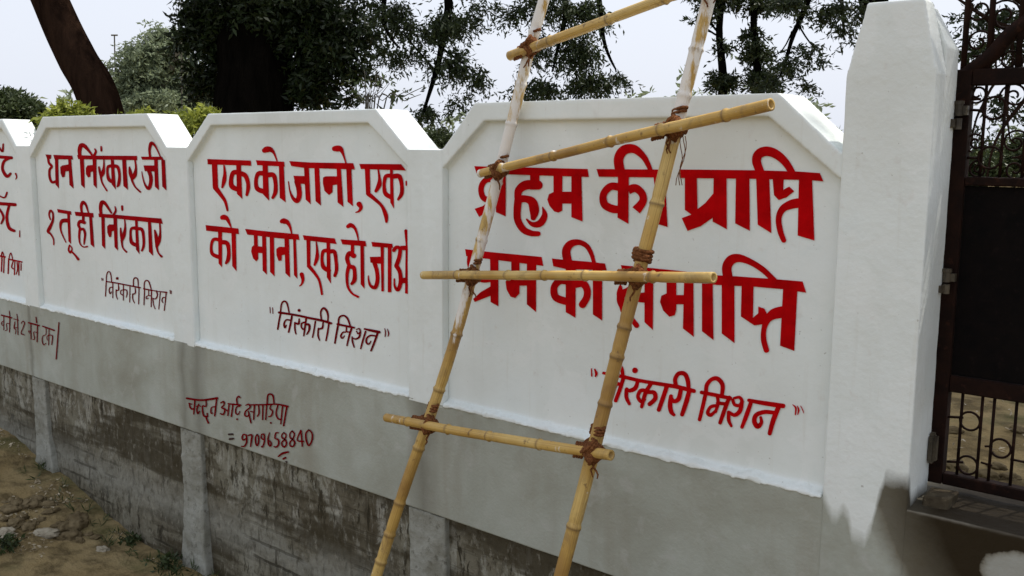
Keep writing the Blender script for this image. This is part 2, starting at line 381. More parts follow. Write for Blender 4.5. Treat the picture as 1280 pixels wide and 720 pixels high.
# ------------------------------------------------------------------ lettering (hand-painted strokes on a flat plane)
class Ink:
    def __init__(s, ox, oy, sc, Y): s.ox, s.oy, s.sc, s.Y = ox, oy, sc, Y; s.v = []; s.f = []; s.lift = 0; s.w = 1.0
    def _p(s, x, y):
        p = on_y(s.ox+x/s.sc, s.oy+y/s.sc, s.Y-s.lift); return tuple(p)
    def P(s, *pts):
        s.lift += 1.1e-5
        b = len(s.v); s.v += [s._p(*q) for q in pts]
        for t in tessellate_polygon([[Vector((q[0], q[1], 0)) for q in pts]]): s.f.append(tuple(b+i for i in t))
        return s
    def S(s, *st, sub=6, cap=True):
        s.lift += 1.1e-5
        c = curve_pts([(q[0], q[1], q[2] if len(q) > 2 else 20) for q in st], sub if len(st) > 2 else 1)
        n = len(c); L = []
        for i, p in enumerate(c):
            t = c[min(i+1, n-1)]-c[max(i-1, 0)]; t = Vector((t.x, t.y)); t = t.normalized() if t.length > 1e-6 else Vector((1, 0))
            nn = Vector((-t.y, t.x)); h = max(abs(p.z), 3)/2
            L.append((Vector((p.x, p.y)), nn, t, h*s.w))
        b = len(s.v)
        for c_, nn, t, h in L:
            s.v.append(s._p(*(c_+nn*h))); s.v.append(s._p(*(c_-nn*h)))
        for i in range(n-1): s.f.append((b+2*i, b+2*i+1, b+2*i+3, b+2*i+2))
        if cap:
            for idx, sg in ((0, -1), (n-1, 1)):
                c_, nn, t, h = L[idx]; a = len(s.v)
                ang = [math.pi*k/6 for k in range(7)]
                s.v += [s._p(*(c_+nn*h*math.cos(q)+t*sg*h*math.sin(q)*.9)) for q in ang]
                s.f.append(tuple(range(a, a+7)))
        return s
    def dot(s, x, y, r):
        s.lift += 1.1e-5; b = len(s.v)
        s.v += [s._p(x+r*math.cos(k*math.tau/14), y+r*math.sin(k*math.tau/14)) for k in range(14)]
        s.f.append(tuple(range(b, b+14))); return s
    def at(s, ox, oy, sc): s.ox, s.oy, s.sc = ox, oy, sc; return s
    def done(s, m, parent, label=None, name='painted_lettering'):
        me = bpy.data.meshes.new(name); me.from_pydata(s.v, [], s.f); me.update()
        bm = bmesh.new(); bm.from_mesh(me)
        for f in bm.faces:
            if f.normal.y > 0: f.normal_flip()
        bm.to_mesh(me); bm.free()
        o = link_mesh(name, me, m, parent)
        if label: o['label'] = label
        return o

# ------------------------------------------------------------------ ground
WY = 2.4                              # front plane of the wall
def gz(x, y):
    q = Vector((x*.7, y*.7, 3.1))
    if y < 2.50:
        z = -.27 + max(0, min(1, (-4.3-x)/2.2))*.24 + max(0, min(1, (-5.0-x)/1.0))*.06
        if x > -1.6: z += max(0, min(1, (x+1.6)/1.4))*.35
        z += .05*noise.fractal(q, 1, 2, 4)
        k = max(0, 1-abs(y-2.3)/.7)
        z += .02*noise.fractal(q*6, 1, 2, 4) + .03*k*noise.noise(q*2)
        if y < 1: z -= min(.15, (1-y)*.05)
        return z
    z = .825 + .03*noise.fractal(q, 1, 2, 4) + .012*noise.fractal(q*5, 1, 2, 3)
    if y > 30: z += min(2.0, (y-30)*.004)
    return z
def axis(lo, hi, near0, near1, step):
    a = list(np.arange(near0, near1+1e-6, step)); s = step; v = near1
    while v < hi: s *= 1.35; v += s; a.append(v)
    s = step; v = near0
    while v > lo: s *= 1.35; v -= s; a.insert(0, v)
    return a
xs = axis(-900, 900, -6.6, 0.6, .045)
ys = axis(-60, 2.44, 1.2, 2.44, .03)
ys = [y for y in ys if y < 2.45] + [2.49, 2.515] + [2.56+.05*i for i in range(50)]
yy, s_ = ys[-1], .06
while yy < 1800: s_ *= 1.3; yy += s_; ys.append(yy)
me = bpy.data.meshes.new('ground')
V = [(x, y, gz(x, y)) for y in ys for x in xs]; nx = len(xs)
Fc = [(j*nx+i, j*nx+i+1, (j+1)*nx+i+1, (j+1)*nx+i) for j in range(len(ys)-1) for i in range(nx-1)]
me.from_pydata(V, [], Fc); me.update(); me.polygons.foreach_set('use_smooth', [True]*len(me.polygons))
tag(link_mesh('ground', me, GROUND), kind='structure')

# ------------------------------------------------------------------ boundary wall
T, I_, B_, N_, L_, P_ = 1.897, 1.840, 1.682, 1.748, .849, .422
BACK, REC = 2.565, 2.428
PANELS = [  # outer left, outer right, top left, top right, inner top left, inner top right
    (-8.60, -7.20, -8.43, -7.36, -8.41, -7.38),
    (-7.03, -5.63, -6.86, -5.79, -6.83, -5.81),
    (-5.463, -4.067, -5.286, -4.223, -5.256, -4.246),
    (-3.896, -2.485, -3.719, -2.649, -3.705, -2.691),
    (-2.313, -.926, -2.166, -1.099, -2.125, -1.126)]
wall = empty('boundary_wall', (-4.7, 2.48, -.3), 'whitewashed boundary wall with Hindi slogans in red, grey cement band and mossy masonry below', 'wall')
panels = []
for k, (xl, xr, tl, tr, il, ir) in enumerate(PANELS):
    bm = bmesh.new()
    def v(x, y, z): return bm.verts.new((x, y, z))
    t_ = T + (.0, 0, .004, -.006, .003)[k]; e = .012
    outer = [(xl-e, N_), (xl, N_), (tl, t_), (tr, t_), (xr, N_), (xr+e, N_)]
    fo = [v(x, WY+.0015, z) for x, z in outer]; ba = [v(x, BACK, z) for x, z in outer]
    inner = [(xl, B_), (il, I_), (ir, I_), (xr, B_)]
    fi = [v(x, WY+.0015, z) for x, z in inner]; re = [v(x, REC, z) for x, z in inner]
    le = [v(xl-e, WY+.0015, B_), v(xr+e, WY+.0015, B_)]
    bl = [v(xl, REC, L_+.013), v(xr, REC, L_+.013)]; sl_ = [v(xl, WY+.0015, L_+.002), v(xr, WY+.0015, L_+.002)]
    bb = [v(xl, WY+.0015, L_-.02), v(xr, WY+.0015, L_-.02), v(xr, BACK, L_-.02), v(xl, BACK, L_-.02)]
    lw = [v(xl-e, REC+.02, B_), v(xl-e, BACK, L_-.02)]
    # arch band
    for q in ((fo[0], fo[1], fi[0], le[0]), (fo[1], fo[2], fi[1], fi[0]), (fo[2], fo[3], fi[2], fi[1]), (fo[3], fo[4], fi[3], fi[2]), (fo[4], fo[5], le[1], fi[3])): bm.faces.new(q)
    for i in range(5): bm.faces.new((fo[i], ba[i], ba[i+1], fo[i+1]))
    for i in range(3): bm.faces.new((fi[i], fi[i+1], re[i+1], re[i]))
    bm.faces.new((re[0], re[1], re[2], re[3], bl[1], bl[0]))
    bm.faces.new((bl[0], bl[1], sl_[1], sl_[0])); bm.faces.new((sl_[0], sl_[1], bb[1], bb[0]))
    bm.faces.new((bb[0], bb[1], bb[2], bb[3]))
    a0 = v(xl, BACK, N_); a1 = v(xr, BACK, N_)
    bm.faces.new((bb[3], bb[2], ba[4], ba[3], ba[2], ba[1]))
    # ends
    bm.faces.new((le[0], fi[0], re[0])) ; bm.faces.new((le[1], re[3], fi[3]))
    c0 = v(xl-e, BACK, B_); c1 = v(xr+e, BACK, B_)
    bm.faces.new((fo[0], le[0], c0, ba[0])); bm.faces.new((fo[5], ba[5], c1, le[1]))
    bm.faces.new((le[0], re[0], bl[0], sl_[0], bb[0], bb[3], c0)); bm.faces.new((le[1], c1, bb[2], bb[1], sl_[1], bl[1], re[3]))
    bm.faces.new((c0, bb[3], ba[1], ba[0])); bm.faces.new((c1, ba[5], ba[4], bb[2]))
    bmesh.ops.remove_doubles(bm, verts=bm.verts, dist=1e-5)
    for a in (a0, a1):
        if a.is_valid and not a.link_faces: bm.verts.remove(a)
    o = from_bm('panel', bm, WHITE, wall); rough(o, .0055 if k > 1 else .009, .0022, .09); panels.append(o)
for a, b in zip(PANELS, PANELS[1:]):
    bm = bmesh.new(); box(bm, a[1], b[0], WY, BACK+.004, L_-.018, N_-.001)
    o = from_bm('pillar', bm, WHITE, wall); rough(o, .005, .003, .07)
# crumbly lip of whitewashed mortar along the foot of each field
for k, P in enumerate(PANELS[1:]):
    bm = bmesh.new(); nseg = 60
    fr = [(P[0]+(P[1]-P[0])*i/nseg) for i in range(nseg+1)]; rg = random.Random(k)
    sec = []
    for x in fr:
        h = L_+.003+rg.uniform(-.004, .005); d = WY-.004+rg.uniform(-.004, .003)
        sec.append([bm.verts.new(c) for c in ((x, d, L_-.008+rg.uniform(-.003, .003)), (x, d+.003, h), (x, REC+.01, h+.012+rg.uniform(-.003, .004)), (x, REC+.01, L_-.01))])
    for a, b in zip(sec, sec[1:]):
        for j in range(4): bm.faces.new((a[j], a[(j+1) % 4], b[(j+1) % 4], b[j]))
    bm.faces.new(sec[0][::-1]); bm.faces.new(sec[-1])
    o = from_bm('mortar_lip', bm, WHITE, wall); rough(o, .004, .005, .014)
# cement band and the old masonry it was plastered over
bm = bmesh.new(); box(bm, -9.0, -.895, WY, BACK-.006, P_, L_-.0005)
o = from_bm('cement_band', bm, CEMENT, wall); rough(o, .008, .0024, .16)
bm = bmesh.new(); box(bm, -9.0, -.80, WY+.028, BACK-.01, -.8, P_+.01)
o = from_bm('old_masonry', bm, OLD, wall); rough(o, .010, .016, .05)
for x0, x1, dx in ((-7.2, -7.03, .02), (-5.63, -5.475, .07), (-4.06, -3.89, .02), (-2.50, -2.31, .02)):
    bm = bmesh.new()
    fr = [(x0, WY+.004, P_-.001), (x1, WY+.004, P_-.001), (x1+.005, WY+.004, .12), (x1+dx, WY-.01, -.1), (x1+dx+.05, WY-.03, -.6), (x0-.03, WY-.03, -.6), (x0+.01, WY+.002, .05)]
    prism(bm, fr, [(x, WY+.06, z) for x, y, z in fr])
    o = from_bm('pilaster', bm, PIL, wall); rough(o, .006, .012, .05)

# --- writing, traced letter by letter, lies on the recessed fields and on the cement band
LY, CY = REC-.0022, WY-.0036
k = Ink(580, 170, 5.144, LY)          # first line of the widest panel
k.P((66,194),(795,212),(803,264),(80,240))
k.P((205,230),(268,232),(268,517),(205,490)).S((215,285,34),(150,280,36),(116,312,36),(110,360,36),(135,405,38),(215,412,36)).P((68,468),(120,450),(160,420),(205,395),(205,445),(160,480),(97,520))
k.P((425,240),(485,245),(485,345),(425,345)).S((480,316,58),(400,315,60),(355,345,52),(345,388,44),(350,410,44)).S((350,405,50),(400,405,45),(438,425,58),(452,480,62),(445,528,34)).S((505,458,8),(518,510,38),(490,560,45),(440,568,30),(402,535,10)).S((350,400,50),(342,470,48),(345,540,46),(380,600,44),(430,625,38),(478,628,32))
k.P((575,240),(632,242),(632,480),(605,493),(580,485),(550,450),(535,410),(545,375),(575,360)).P((630,358),(692,358),(692,435),(630,435)).P((690,240),(755,242),(762,550),(690,522))
k.at(730,170,5.144)
k.P((80,212),(548,216),(556,268),(95,262)).S((234,235,62),(222,150,62),(255,92,62),(320,83,55),(380,130,40),(415,190,32),(428,228,28)).P((445,240),(520,242),(537,585),(478,568))
k.P((218,240),(288,242),(285,565),(215,525)).S((230,330,50),(170,325,48),(125,375,46),(132,440,50),(190,470,52),(240,470,45)).S((285,348,54),(330,335,52),(372,370,48),(378,420,50),(335,478,62),cap=False)
k.P((648,255),(725,258),(730,470),(780,430),(835,365),(835,520),(750,580),(665,610),(628,528),(690,505),(648,475))
k.at(880,170,5.144)
k.P((-161,215),(330,220),(600,228),(745,238),(768,292),(690,284),(300,275),(-155,270))
k.P((62,262),(145,265),(147,600),(55,550)).P((205,265),(292,267),(295,610),(200,562)).P((335,265),(420,268),(433,625),(345,570))
k.S((362,232,52),(338,165,58),(350,118,60),(400,98,62),(460,115,58),(520,165,50),(568,238,42))
k.P((440,268),(512,268),(510,345),(548,325),(580,355),(530,395),(480,412),(450,380)).P((610,270),(695,275),(710,672),(602,640)).S((614,430,62),(560,440,58),(505,470,45),(480,530,38),(490,610,38),(513,672,32))
k.done(RED, panels[4], 'first line of big red Hindi letters on the panel behind the ladder')
k = Ink(570, 290, 5.144, LY)
k.P((58,110),(215,128),(550,160),(562,218),(275,182),(65,155)).P((218,135),(272,178),(272,478),(222,450)).P((110,430),(160,385),(222,350),(222,410),(120,450)).S((95,140,40),(90,200,40),(110,250,40),(160,300,44),(220,300,44))
k.P((408,170),(408,395),(380,425),(350,415),(325,370),(318,320),(355,272),(355,165)).P((406,285),(457,285),(457,345),(406,345)).P((455,175),(515,195),(515,515),(455,465))
k.P((616,170),(690,178),(820,188),(958,202),(968,247),(705,238),(625,220)).S((722,205,55),(708,125,55),(735,78,48),(790,66,36),(840,90,32),(870,140,28),(888,200,24))
k.P((705,230),(770,235),(768,552),(705,515)).S((718,315,50),(665,315,46),(630,358,44),(642,420,48),(715,448,48)).S((770,335,50),(815,330,50),(842,370,46),(840,420,46),(812,468,48))
k.at(720,290,5.144)
k.P((108,235),(168,240),(168,570),(108,530))
k.P((288,213),(470,230),(620,245),(770,262),(901,278),(1020,284),(1282,303),(1457,318),(1480,390),(1425,382),(1330,368),(1150,352),(1000,345),(900,340),(620,300),(470,285),(300,262))
k.P((440,270),(497,275),(494,630),(440,580)).P((330,400),(442,388),(442,455),(340,445)).S((385,270,45),(380,330,45),(340,375,45),(292,405,52),(292,460,48),(330,520,30),(390,602,34)).S((285,350,20),(283,400,45),(292,470,35),(290,512,8))
k.P((582,290),(645,300),(645,500),(635,535),(600,545),(560,505),(540,450),(548,410),(582,395)).P((643,405),(697,405),(697,465),(643,465)).P((695,300),(755,310),(757,675),(687,620))
k.at(870,310,5.144)
k.P((38,228),(108,233),(112,592),(38,535)).P((165,235),(247,240),(248,612),(165,550)).S((206,195,62),(198,125,62),(225,78,62),(275,65,52),(350,90,40),(430,140,38),(502,208,36))
k.P((293,240),(370,245),(366,448),(400,420),(400,376),(440,390),(456,422),(430,490),(375,498),(288,440)).P((560,255),(652,268),(632,662),(540,628)).S((555,412,76),(500,425,68),(460,460,46),(437,520,34),(435,590,36),(453,658,36))
k.done(RED, panels[4], 'second line of big red Hindi letters on the panel behind the ladder')
k = Ink(730, 440, 6, LY)
k.S((55,125,8),(58,180,12)).S((80,130,12),(92,160,22),(85,183,12))
k.S((145,158,22),(290,185,28),(420,215,28),(600,245,30),(700,262,32),(825,293,32)).S((182,165,24),(195,112,24),(240,88,26),(280,120,28),(292,185,26)).S((175,170,26),(140,330,26))
k.S((295,195,30),(265,290,30),(237,365,30)).S((280,248,28),(245,240,28),(222,278,28),(215,310,24)).dot(382,138,22)
k.S((402,218,26),(385,270,34),(340,290,30),(320,275,22)).S((318,280,28),(318,340,30),(340,390,24))
k.S((500,240,30),(460,310,32),(432,412,26)).S((470,290,28),(425,290,30),(404,335,28),(428,372,28),(455,355,24)).S((475,302,28),(525,305,34),(533,350,34),(490,392,32))
k.S((620,260,34),(590,350,34),(560,435,32)).S((725,285,32),(710,350,36),(675,370,30),(650,340,26)).S((652,330,30),(645,400,36),(655,450,34),(675,472,24))
k.S((690,255,32),(683,205,32),(710,162,32),(755,165,34),(778,215,34),(785,285,30)).S((790,290,34),(765,380,36),(735,470,32))
k.at(860,450,6)
k.S((100,243,28),(200,262,30),(320,288,28)).S((455,302,26),(560,322,34),(715,345,36)).S((130,260,30),(110,350,30),(86,448,28)).S((135,248,30),(140,190,32),(175,147,30),(220,140,34),(258,185,34),(255,258,30))
k.S((220,270,26),(225,330,26),(205,390,24)).S((215,342,26),(170,352,26),(147,395,28),(170,413,28),(202,385,22)).S((220,322,26),(282,330,28)).S((310,280,30),(275,370,32),(240,472,28))
k.S((335,300,24),(350,335,26),(385,340,26),(405,310,28),(385,280,24),(345,287,20)).S((405,310,30),(390,380,34),(350,413,30),(310,392,22)).S((305,390,26),(305,450,28),(325,496,20)).S((475,310,30),(440,410,34),(404,505,26))
k.S((680,350,36),(640,450,38),(612,552,32)).S((642,395,30),(575,390,32),(512,412,34),(497,460,36),(522,498,38),(550,470,28),(545,430,22)).S((785,335,6),(808,360,14),(805,410,10)).S((820,345,6),(830,375,14),(823,408,8)).S((845,345,6),(858,370,8),(868,398,5))
k.done(RED, panels[4], 'small slanted red Hindi line in quotation marks')
k = Ink(250, 170, 6.857, LY)          # middle panel
k.P((62,197),(435,210),(438,255),(65,243)).P((100,240),(147,242),(155,450),(108,435)).S((130,440,44),(175,500,34),(215,560,27),(235,638,18)).S((205,255,14),(212,320,26),(206,380,36),(190,440,18))
k.P((310,245),(350,250),(362,540),(315,495)).S((330,312,44),(285,315,40),(266,370,36),(272,430,44),(320,458,40)).S((350,322,44),(388,340,40),(410,400,34),(412,450,34),(400,505,24))
k.P((478,207),(720,220),(725,262),(490,250)).P((535,250),(580,255),(592,555),(540,500)).S((552,322,44),(500,322,38),(479,380,32),(490,450,40),(545,475,44)).S((575,335,44),(628,335,40),(646,400,34),(645,480,36),(622,530,24))
k.P((675,252),(717,256),(733,568),(683,530)).S((548,125,40),(572,115,52),(605,117,42),(635,150,20),(660,215,12))
k.P((890,255),(932,257),(948,585),(905,545)).P((800,340),(895,343),(897,412),(815,405)).S((832,390,50),(846,450,45),(850,510,44),(832,556,40),(797,533,28),(770,470,14),(757,390,8))
k.at(380,170,6.264)
k.P((-116,196),(50,207),(385,212),(398,262),(0,250),(-100,235)).P((80,243),(118,246),(132,545),(90,510)).P((255,250),(288,253),(308,555),(262,520)).P((257,315),(257,380),(225,385),(222,440),(195,462),(160,430),(147,370),(148,325),(170,315))
k.P((330,255),(370,258),(383,550),(340,515)).S((235,100,38),(258,98,48),(285,102,42),(305,140,20),(328,212,10)).S((430,532,42),(445,560,30),(430,588,18),(404,598,8))
k.P((432,218),(760,220),(798,270),(445,258)).P((475,255),(515,258),(520,465),(485,460)).S((505,455,34),(560,500,28),(610,550,25),(640,620,34),(645,672,20)).S((580,262,12),(590,330,22),(588,380,38),(562,432,24))
k.P((672,260),(695,263),(705,570),(675,520)).S((685,312,34),(640,316,30),(627,380,26),(637,450,34),(685,480,38)).S((695,317,38),(745,317,38),(764,380,30),(764,450,32),(737,497,20)).S((800,355,12),(800,385,12))
k.done(RED, panels[3], 'upper line of tall red Hindi letters on the middle panel')
k = Ink(250, 260, 6.264, LY)
k.P((43,133),(300,160),(305,205),(48,178)).P((140,172),(172,178),(172,465),(145,435)).S((155,250,30),(105,247,26),(87,300,22),(97,360,28),(152,385,34)).S((170,267,36),(213,278,34),(224,340,28),(220,400,32),(203,432,20))
k.P((245,188),(280,193),(285,495),(252,455)).S((172,75,35),(190,73,42),(213,87,30),(245,155,10))
k.P((352,163),(500,180),(770,205),(778,250),(640,240),(370,208)).P((420,205),(450,210),(455,400),(440,418),(415,395),(400,340),(405,305),(422,290)).P((448,298),(492,303),(492,355),(448,350)).P((485,217),(517,220),(523,522),(490,490)).P((545,225),(578,228),(583,535),(548,500))
k.P((660,232),(695,235),(705,545),(668,510)).P((668,305),(668,365),(640,370),(638,412),(615,415),(598,370),(597,320),(620,303)).P((728,240),(750,243),(762,555),(735,525)).S((638,105,32),(655,102,44),(683,112,34),(705,150,20),(718,205,10))
k.S((795,518,33),(805,560,25),(795,596,14),(778,611,8))
k.at(380,270,6.264)
k.P((-10,150),(240,175),(255,220),(0,188)).P((18,182),(48,185),(50,395),(22,385)).S((35,390,30),(85,450,24),(120,510,20),(140,612,18)).S((95,205,10),(102,270,20),(100,330,30),(82,383,18))
k.P((175,202),(203,205),(210,530),(178,480)).S((190,272,34),(150,277,28),(140,340,24),(152,400,34),(195,428,34)).S((205,277,34),(238,282,32),(250,350,28),(254,420,28),(240,468,24))
k.P((285,182),(480,195),(488,238),(300,222)).P((365,222),(392,225),(392,290),(365,290)).S((390,312,40),(355,292,36),(337,330,34),(348,375,30)).S((348,397,30),(385,402,34),(396,440,30),(394,500,34),(372,532,22)).S((352,385,30),(336,460,26),(342,550,20),(375,605,16),(423,633,18))
k.P((440,226),(468,229),(473,570),(443,535)).S((342,83,28),(365,72,36),(395,92,24),(415,140,16),(425,193,10))
k.P((527,202),(690,217),(695,250),(535,240)).P((598,240),(625,243),(625,590),(605,590)).P((515,320),(602,318),(602,375),(520,365)).S((552,370,34),(570,430,32),(575,500,32),(557,558,32),(520,545,22),(505,500,14),(503,468,8)).P((655,245),(685,248),(683,597),(655,597))
k.S((702,270,28),(722,245,28),(750,257,28),(745,320,32),(722,390,34)).S((722,390,34),(750,440,32),(755,520,32),(735,577,30),(710,550,18),(706,492,12)).P((748,490),(797,480),(797,525),(748,530)).P((795,240),(812,240),(812,610),(790,605)).P((755,233),(845,230),(848,268),(755,268)).S((797,115,26),(800,170,20),(803,238,12))
k.done(RED, panels[3], 'lower line of tall red Hindi letters on the middle panel')
k = Ink(330, 370, 7.529, LY); k.w = .86
k.S((55,105,9),(58,160,9)).S((80,110,9),(83,165,9)).S((140,155,26),(300,180,24),(450,212,26),(560,235,28),(632,258,26)).S((155,152,16),(163,80,18),(185,50,18),(215,68,20),(235,155,14)).S((155,165,20),(140,240,20),(128,312,18))
k.S((262,185,20),(248,265,22),(231,340,20)).S((250,228,18),(207,226,18),(188,262,20),(196,298,20),(209,274,12)).dot(330,135,15).S((330,215,14),(325,260,26),(298,255,18)).S((290,250,20),(290,310,20),(300,356,16))
k.S((395,215,20),(385,290,22),(373,375,16)).S((385,247,20),(355,257,18),(350,290,18),(367,313,20)).S((390,267,24),(424,272,26),(424,320,24),(402,360,15)).S((482,240,18),(470,320,18),(456,388,17)).S((555,250,16),(548,300,24),(515,310,18)).S((512,305,20),(508,370,20),(522,416,15))
k.S((540,228,18),(533,150,18),(560,114,24),(590,142,24),(602,190,20),(598,245,16)).S((610,255,20),(598,340,20),(582,420,17))
k.S((690,265,24),(760,280,24),(848,298,22)).S((945,310,20),(1010,325,28),(1085,340,32)).S((695,280,22),(680,360,22),(666,443,19)).S((700,262,20),(706,205,20),(745,184,20),(785,212,22),(815,295,18))
k.S((775,295,16),(770,336,16),(742,342,18),(722,375,20),(736,397,18),(757,374,12)).S((770,335,18),(802,340,18)).S((822,305,22),(800,380,22),(780,466,17)).S((870,332,15),(885,355,16),(905,335,18),(895,307,15),(868,315,12)).S((905,335,20),(895,385,22),(860,405,18),(830,392,13)).S((828,385,16),(832,430,20),(848,482,15)).S((955,335,20),(930,415,20),(909,495,17))
k.S((1068,350,24),(1040,430,24),(1006,515,20)).S((1045,375,18),(1000,372,20),(967,397,20),(962,435,22),(985,453,18),(1005,425,13)).S((1135,305,8),(1142,340,13),(1138,383,10)).S((1160,310,8),(1172,350,15),(1166,380,10))
k.done(DEEP, panels[3], 'small dark red Hindi line in quotation marks')
k = Ink(50, 170, 7.758, LY)           # left panel
k.P((52,178),(108,182),(105,222),(68,222)).P((128,182),(312,190),(318,228),(140,225)).S((78,215,22),(86,260,24),(112,295,26),(92,330,24),(93,400,24),(115,448,24),(155,440,28)).P((143,220),(175,223),(183,510),(150,470))
k.P((272,222),(300,225),(325,510),(285,475)).P((278,275),(278,340),(245,345),(240,395),(215,402),(198,360),(195,300),(215,285))
k.P((358,185),(500,190),(940,192),(942,235),(370,225)).P((385,222),(425,225),(433,508),(398,475)).S((387,198,32),(382,140,38),(397,92,42),(430,97,38),(470,140,26),(512,195,18)).S((530,125,14),(541,150,22),(525,188,26)).S((592,104,18),(594,142,20))
k.P((508,226),(545,229),(550,508),(518,475)).P((513,280),(513,345),(490,350),(488,395),(465,402),(445,370),(443,310),(460,285)).S((618,230,12),(618,300,22),(608,360,38),(590,398,24)).S((570,300,16),(580,350,26),(592,400,20)).S((590,400,22),(605,460,17),(648,530,16))
k.P((685,230),(715,233),(735,520),(695,470)).S((703,292,36),(660,297,28),(652,350,24),(667,420,34),(712,450,34)).S((715,292,36),(753,302,32),(770,380,27),(763,460,32),(750,490,18)).P((795,230),(833,233),(852,522),(808,485))
k.S((920,230,16),(929,310,22),(916,380,40),(890,420,26)).S((866,302,16),(876,360,36),(892,420,24)).S((890,428,22),(920,490,17),(972,543,17))
k.P((978,200),(1180,200),(1200,232),(990,230)).P((1105,227),(1140,230),(1152,525),(1113,490)).P((1003,285),(1108,285),(1108,345),(1015,340)).S((1052,330,36),(1074,400,36),(1070,470,36),(1050,508,34),(1017,470,18),(995,400,12),(986,345,7)).P((1175,228),(1210,232),(1225,528),(1185,490)).S((1066,200,22),(1061,130,26),(1076,72,34),(1100,78,26),(1130,122,16),(1165,200,12))
k.done(DRED, panels[2], 'upper dark red Hindi line on the leftmost whole panel')
k = Ink(50, 245, 7.758, LY)
k.S((100,228,14),(87,180,16),(100,142,22),(124,170,18),(122,240,24),(92,310,34),(78,345,28),(105,372,18),(130,420,14),(133,472,13)).P((165,125),(300,148),(305,182),(172,160)).P((262,170),(290,174),(300,465),(275,440)).S((272,237,40),(217,242,38),(198,280,26),(206,350,16),(250,448,11)).S((286,478,18),(276,520,18),(294,548,22),(310,512,13),(297,485,11)).S((308,540,16),(345,580,20),(370,614,26))
k.P((335,152),(515,165),(520,208),(345,192)).P((405,190),(432,193),(430,262),(405,262)).S((430,258,32),(388,247,34),(372,280,28),(388,315,26)).S((387,327,26),(420,322,26),(436,370,24),(430,430,20),(426,468,12)).S((385,320,24),(379,390,22),(387,460,14),(420,494,12),(458,490,16)).S((406,170,20),(399,100,28),(416,62,34),(445,88,24),(468,160,14)).P((475,202),(505,204),(525,500),(490,470))
k.P((565,170),(720,180),(1175,218),(1190,270),(750,220),(570,205)).P((593,200),(625,203),(632,515),(600,480)).S((592,185,28),(586,110,34),(602,62,42),(635,78,30),(692,165,18)).S((726,103,12),(733,140,20),(715,180,24)).S((795,99,22),(797,136,20))
k.P((710,210),(745,215),(755,530),(722,495)).P((715,275),(715,335),(695,345),(690,395),(670,400),(652,355),(650,295),(670,275)).S((820,230,12),(825,300,20),(815,370,34),(795,430,24)).S((780,312,14),(785,370,24),(792,430,20)).S((790,430,22),(802,500,15),(838,543,18))
k.P((920,238),(945,240),(965,565),(930,520)).S((933,312,38),(885,317,26),(877,380,24),(888,450,36),(940,480,36)).S((945,317,36),(988,327,32),(1003,400,27),(1004,480,26),(987,530,20)).P((1045,248),(1075,251),(1095,580),(1055,540)).S((1160,262,15),(1165,350,20),(1155,430,34),(1130,490,26)).S((1112,333,16),(1126,400,36),(1132,490,28)).S((1130,490,24),(1146,550,16),(1178,588,22))
k.done(DRED, panels[2], 'lower dark red Hindi line beginning with a numeral')
k = Ink(120, 330, 10.29, LY); k.w = .88
k.S((72,182,11),(76,212,11)).S((88,185,9),(90,210,9)).S((135,225,18),(260,245,20),(400,272,20),(568,305,22)).S((130,222,14),(135,140,14),(158,97,16),(185,122,16),(200,230,14)).S((130,225,16),(120,414,15)).S((215,245,15),(214,436,14)).S((210,300,14),(180,302,15),(167,340,17),(181,383,16),(197,355,11)).dot(272,185,18)
k.S((285,258,12),(290,330,20),(262,340,17)).S((258,332,18),(258,400,16),(275,452,13)).S((350,270,14),(350,465,14)).S((345,332,14),(320,342,14),(316,380,15),(342,400,17)).S((355,332,16),(393,338,18),(397,390,16),(386,428,11)).S((435,285,14),(432,490,14)).S((500,297,12),(505,370,20),(475,388,17)).S((470,385,18),(472,450,17),(494,502,13))
k.S((480,285,16),(481,205,16),(502,178,20),(535,198,18),(542,298,14)).S((552,305,16),(547,514,15)).S((610,318,18),(720,340,20)).S((720,340,16),(800,352,14),(908,365,22)).S((618,318,16),(621,240,16),(645,212,18),(680,232,20),(712,338,14)).S((622,328,16),(615,525,15)).S((675,340,12),(672,400,12),(647,420,15),(647,448,13),(672,440,11)).S((675,405,14),(708,410,14)).S((712,342,16),(708,550,15))
k.S((775,345,20),(788,400,19),(765,448,17),(735,442,13)).S((730,440,14),(738,520,14),(759,576,13)).S((825,365,14),(806,580,14)).S((900,372,18),(890,480,16),(876,598,15)).S((890,432,14),(860,432,15),(847,470,17),(861,498,13)).S((950,338,12),(955,382,10)).S((966,343,10),(968,382,9))
k.done(DEEP, panels[2], 'small dark Hindi line in quotation marks')
k = Ink(0, 160, 3.6, LY)              # the panel cut by the edge of the photograph
k.S((-30,128,15),(52,134,14)).S((45,135,11),(18,150,13),(11,185,13),(30,217,15),(47,205,11)).S((-5,85,7),(10,105,10),(14,72,7)).S((-30,135,12),(-26,215,12)).S((70,205,8),(75,220,6),(70,230,4))
k.S((-30,338,15),(68,345,15)).S((40,350,12),(30,400,13),(40,448,15),(64,463,13)).S((-2,365,9),(15,400,11),(5,430,8)).S((31,290,8),(20,313,8),(-4,305,6)).S((-26,345,12),(-24,430,12)).S((88,462,4),(88,490,5))
k.S((-20,572,8),(22,580,8)).S((8,580,6),(6,645,6)).S((18,580,5),(16,650,6)).S((5,580,5),(10,557,5),(18,580,4)).S((38,595,6),(36,655,6)).S((38,592,4),(48,562,5),(58,598,4)).S((38,590,7),(98,603,7)).S((58,600,5),(52,625,6),(62,635,5)).S((66,600,5),(64,660,5)).S((76,605,5),(78,635,5),(72,658,4)).S((84,605,5),(84,662,5)).S((94,610,5),(94,640,5))
k.done(DRED, panels[1], 'dark red Hindi letters cut off by the left edge of the picture')
k = Ink(0, 380, 9, CY); k.w = 1.0                # on the grey band
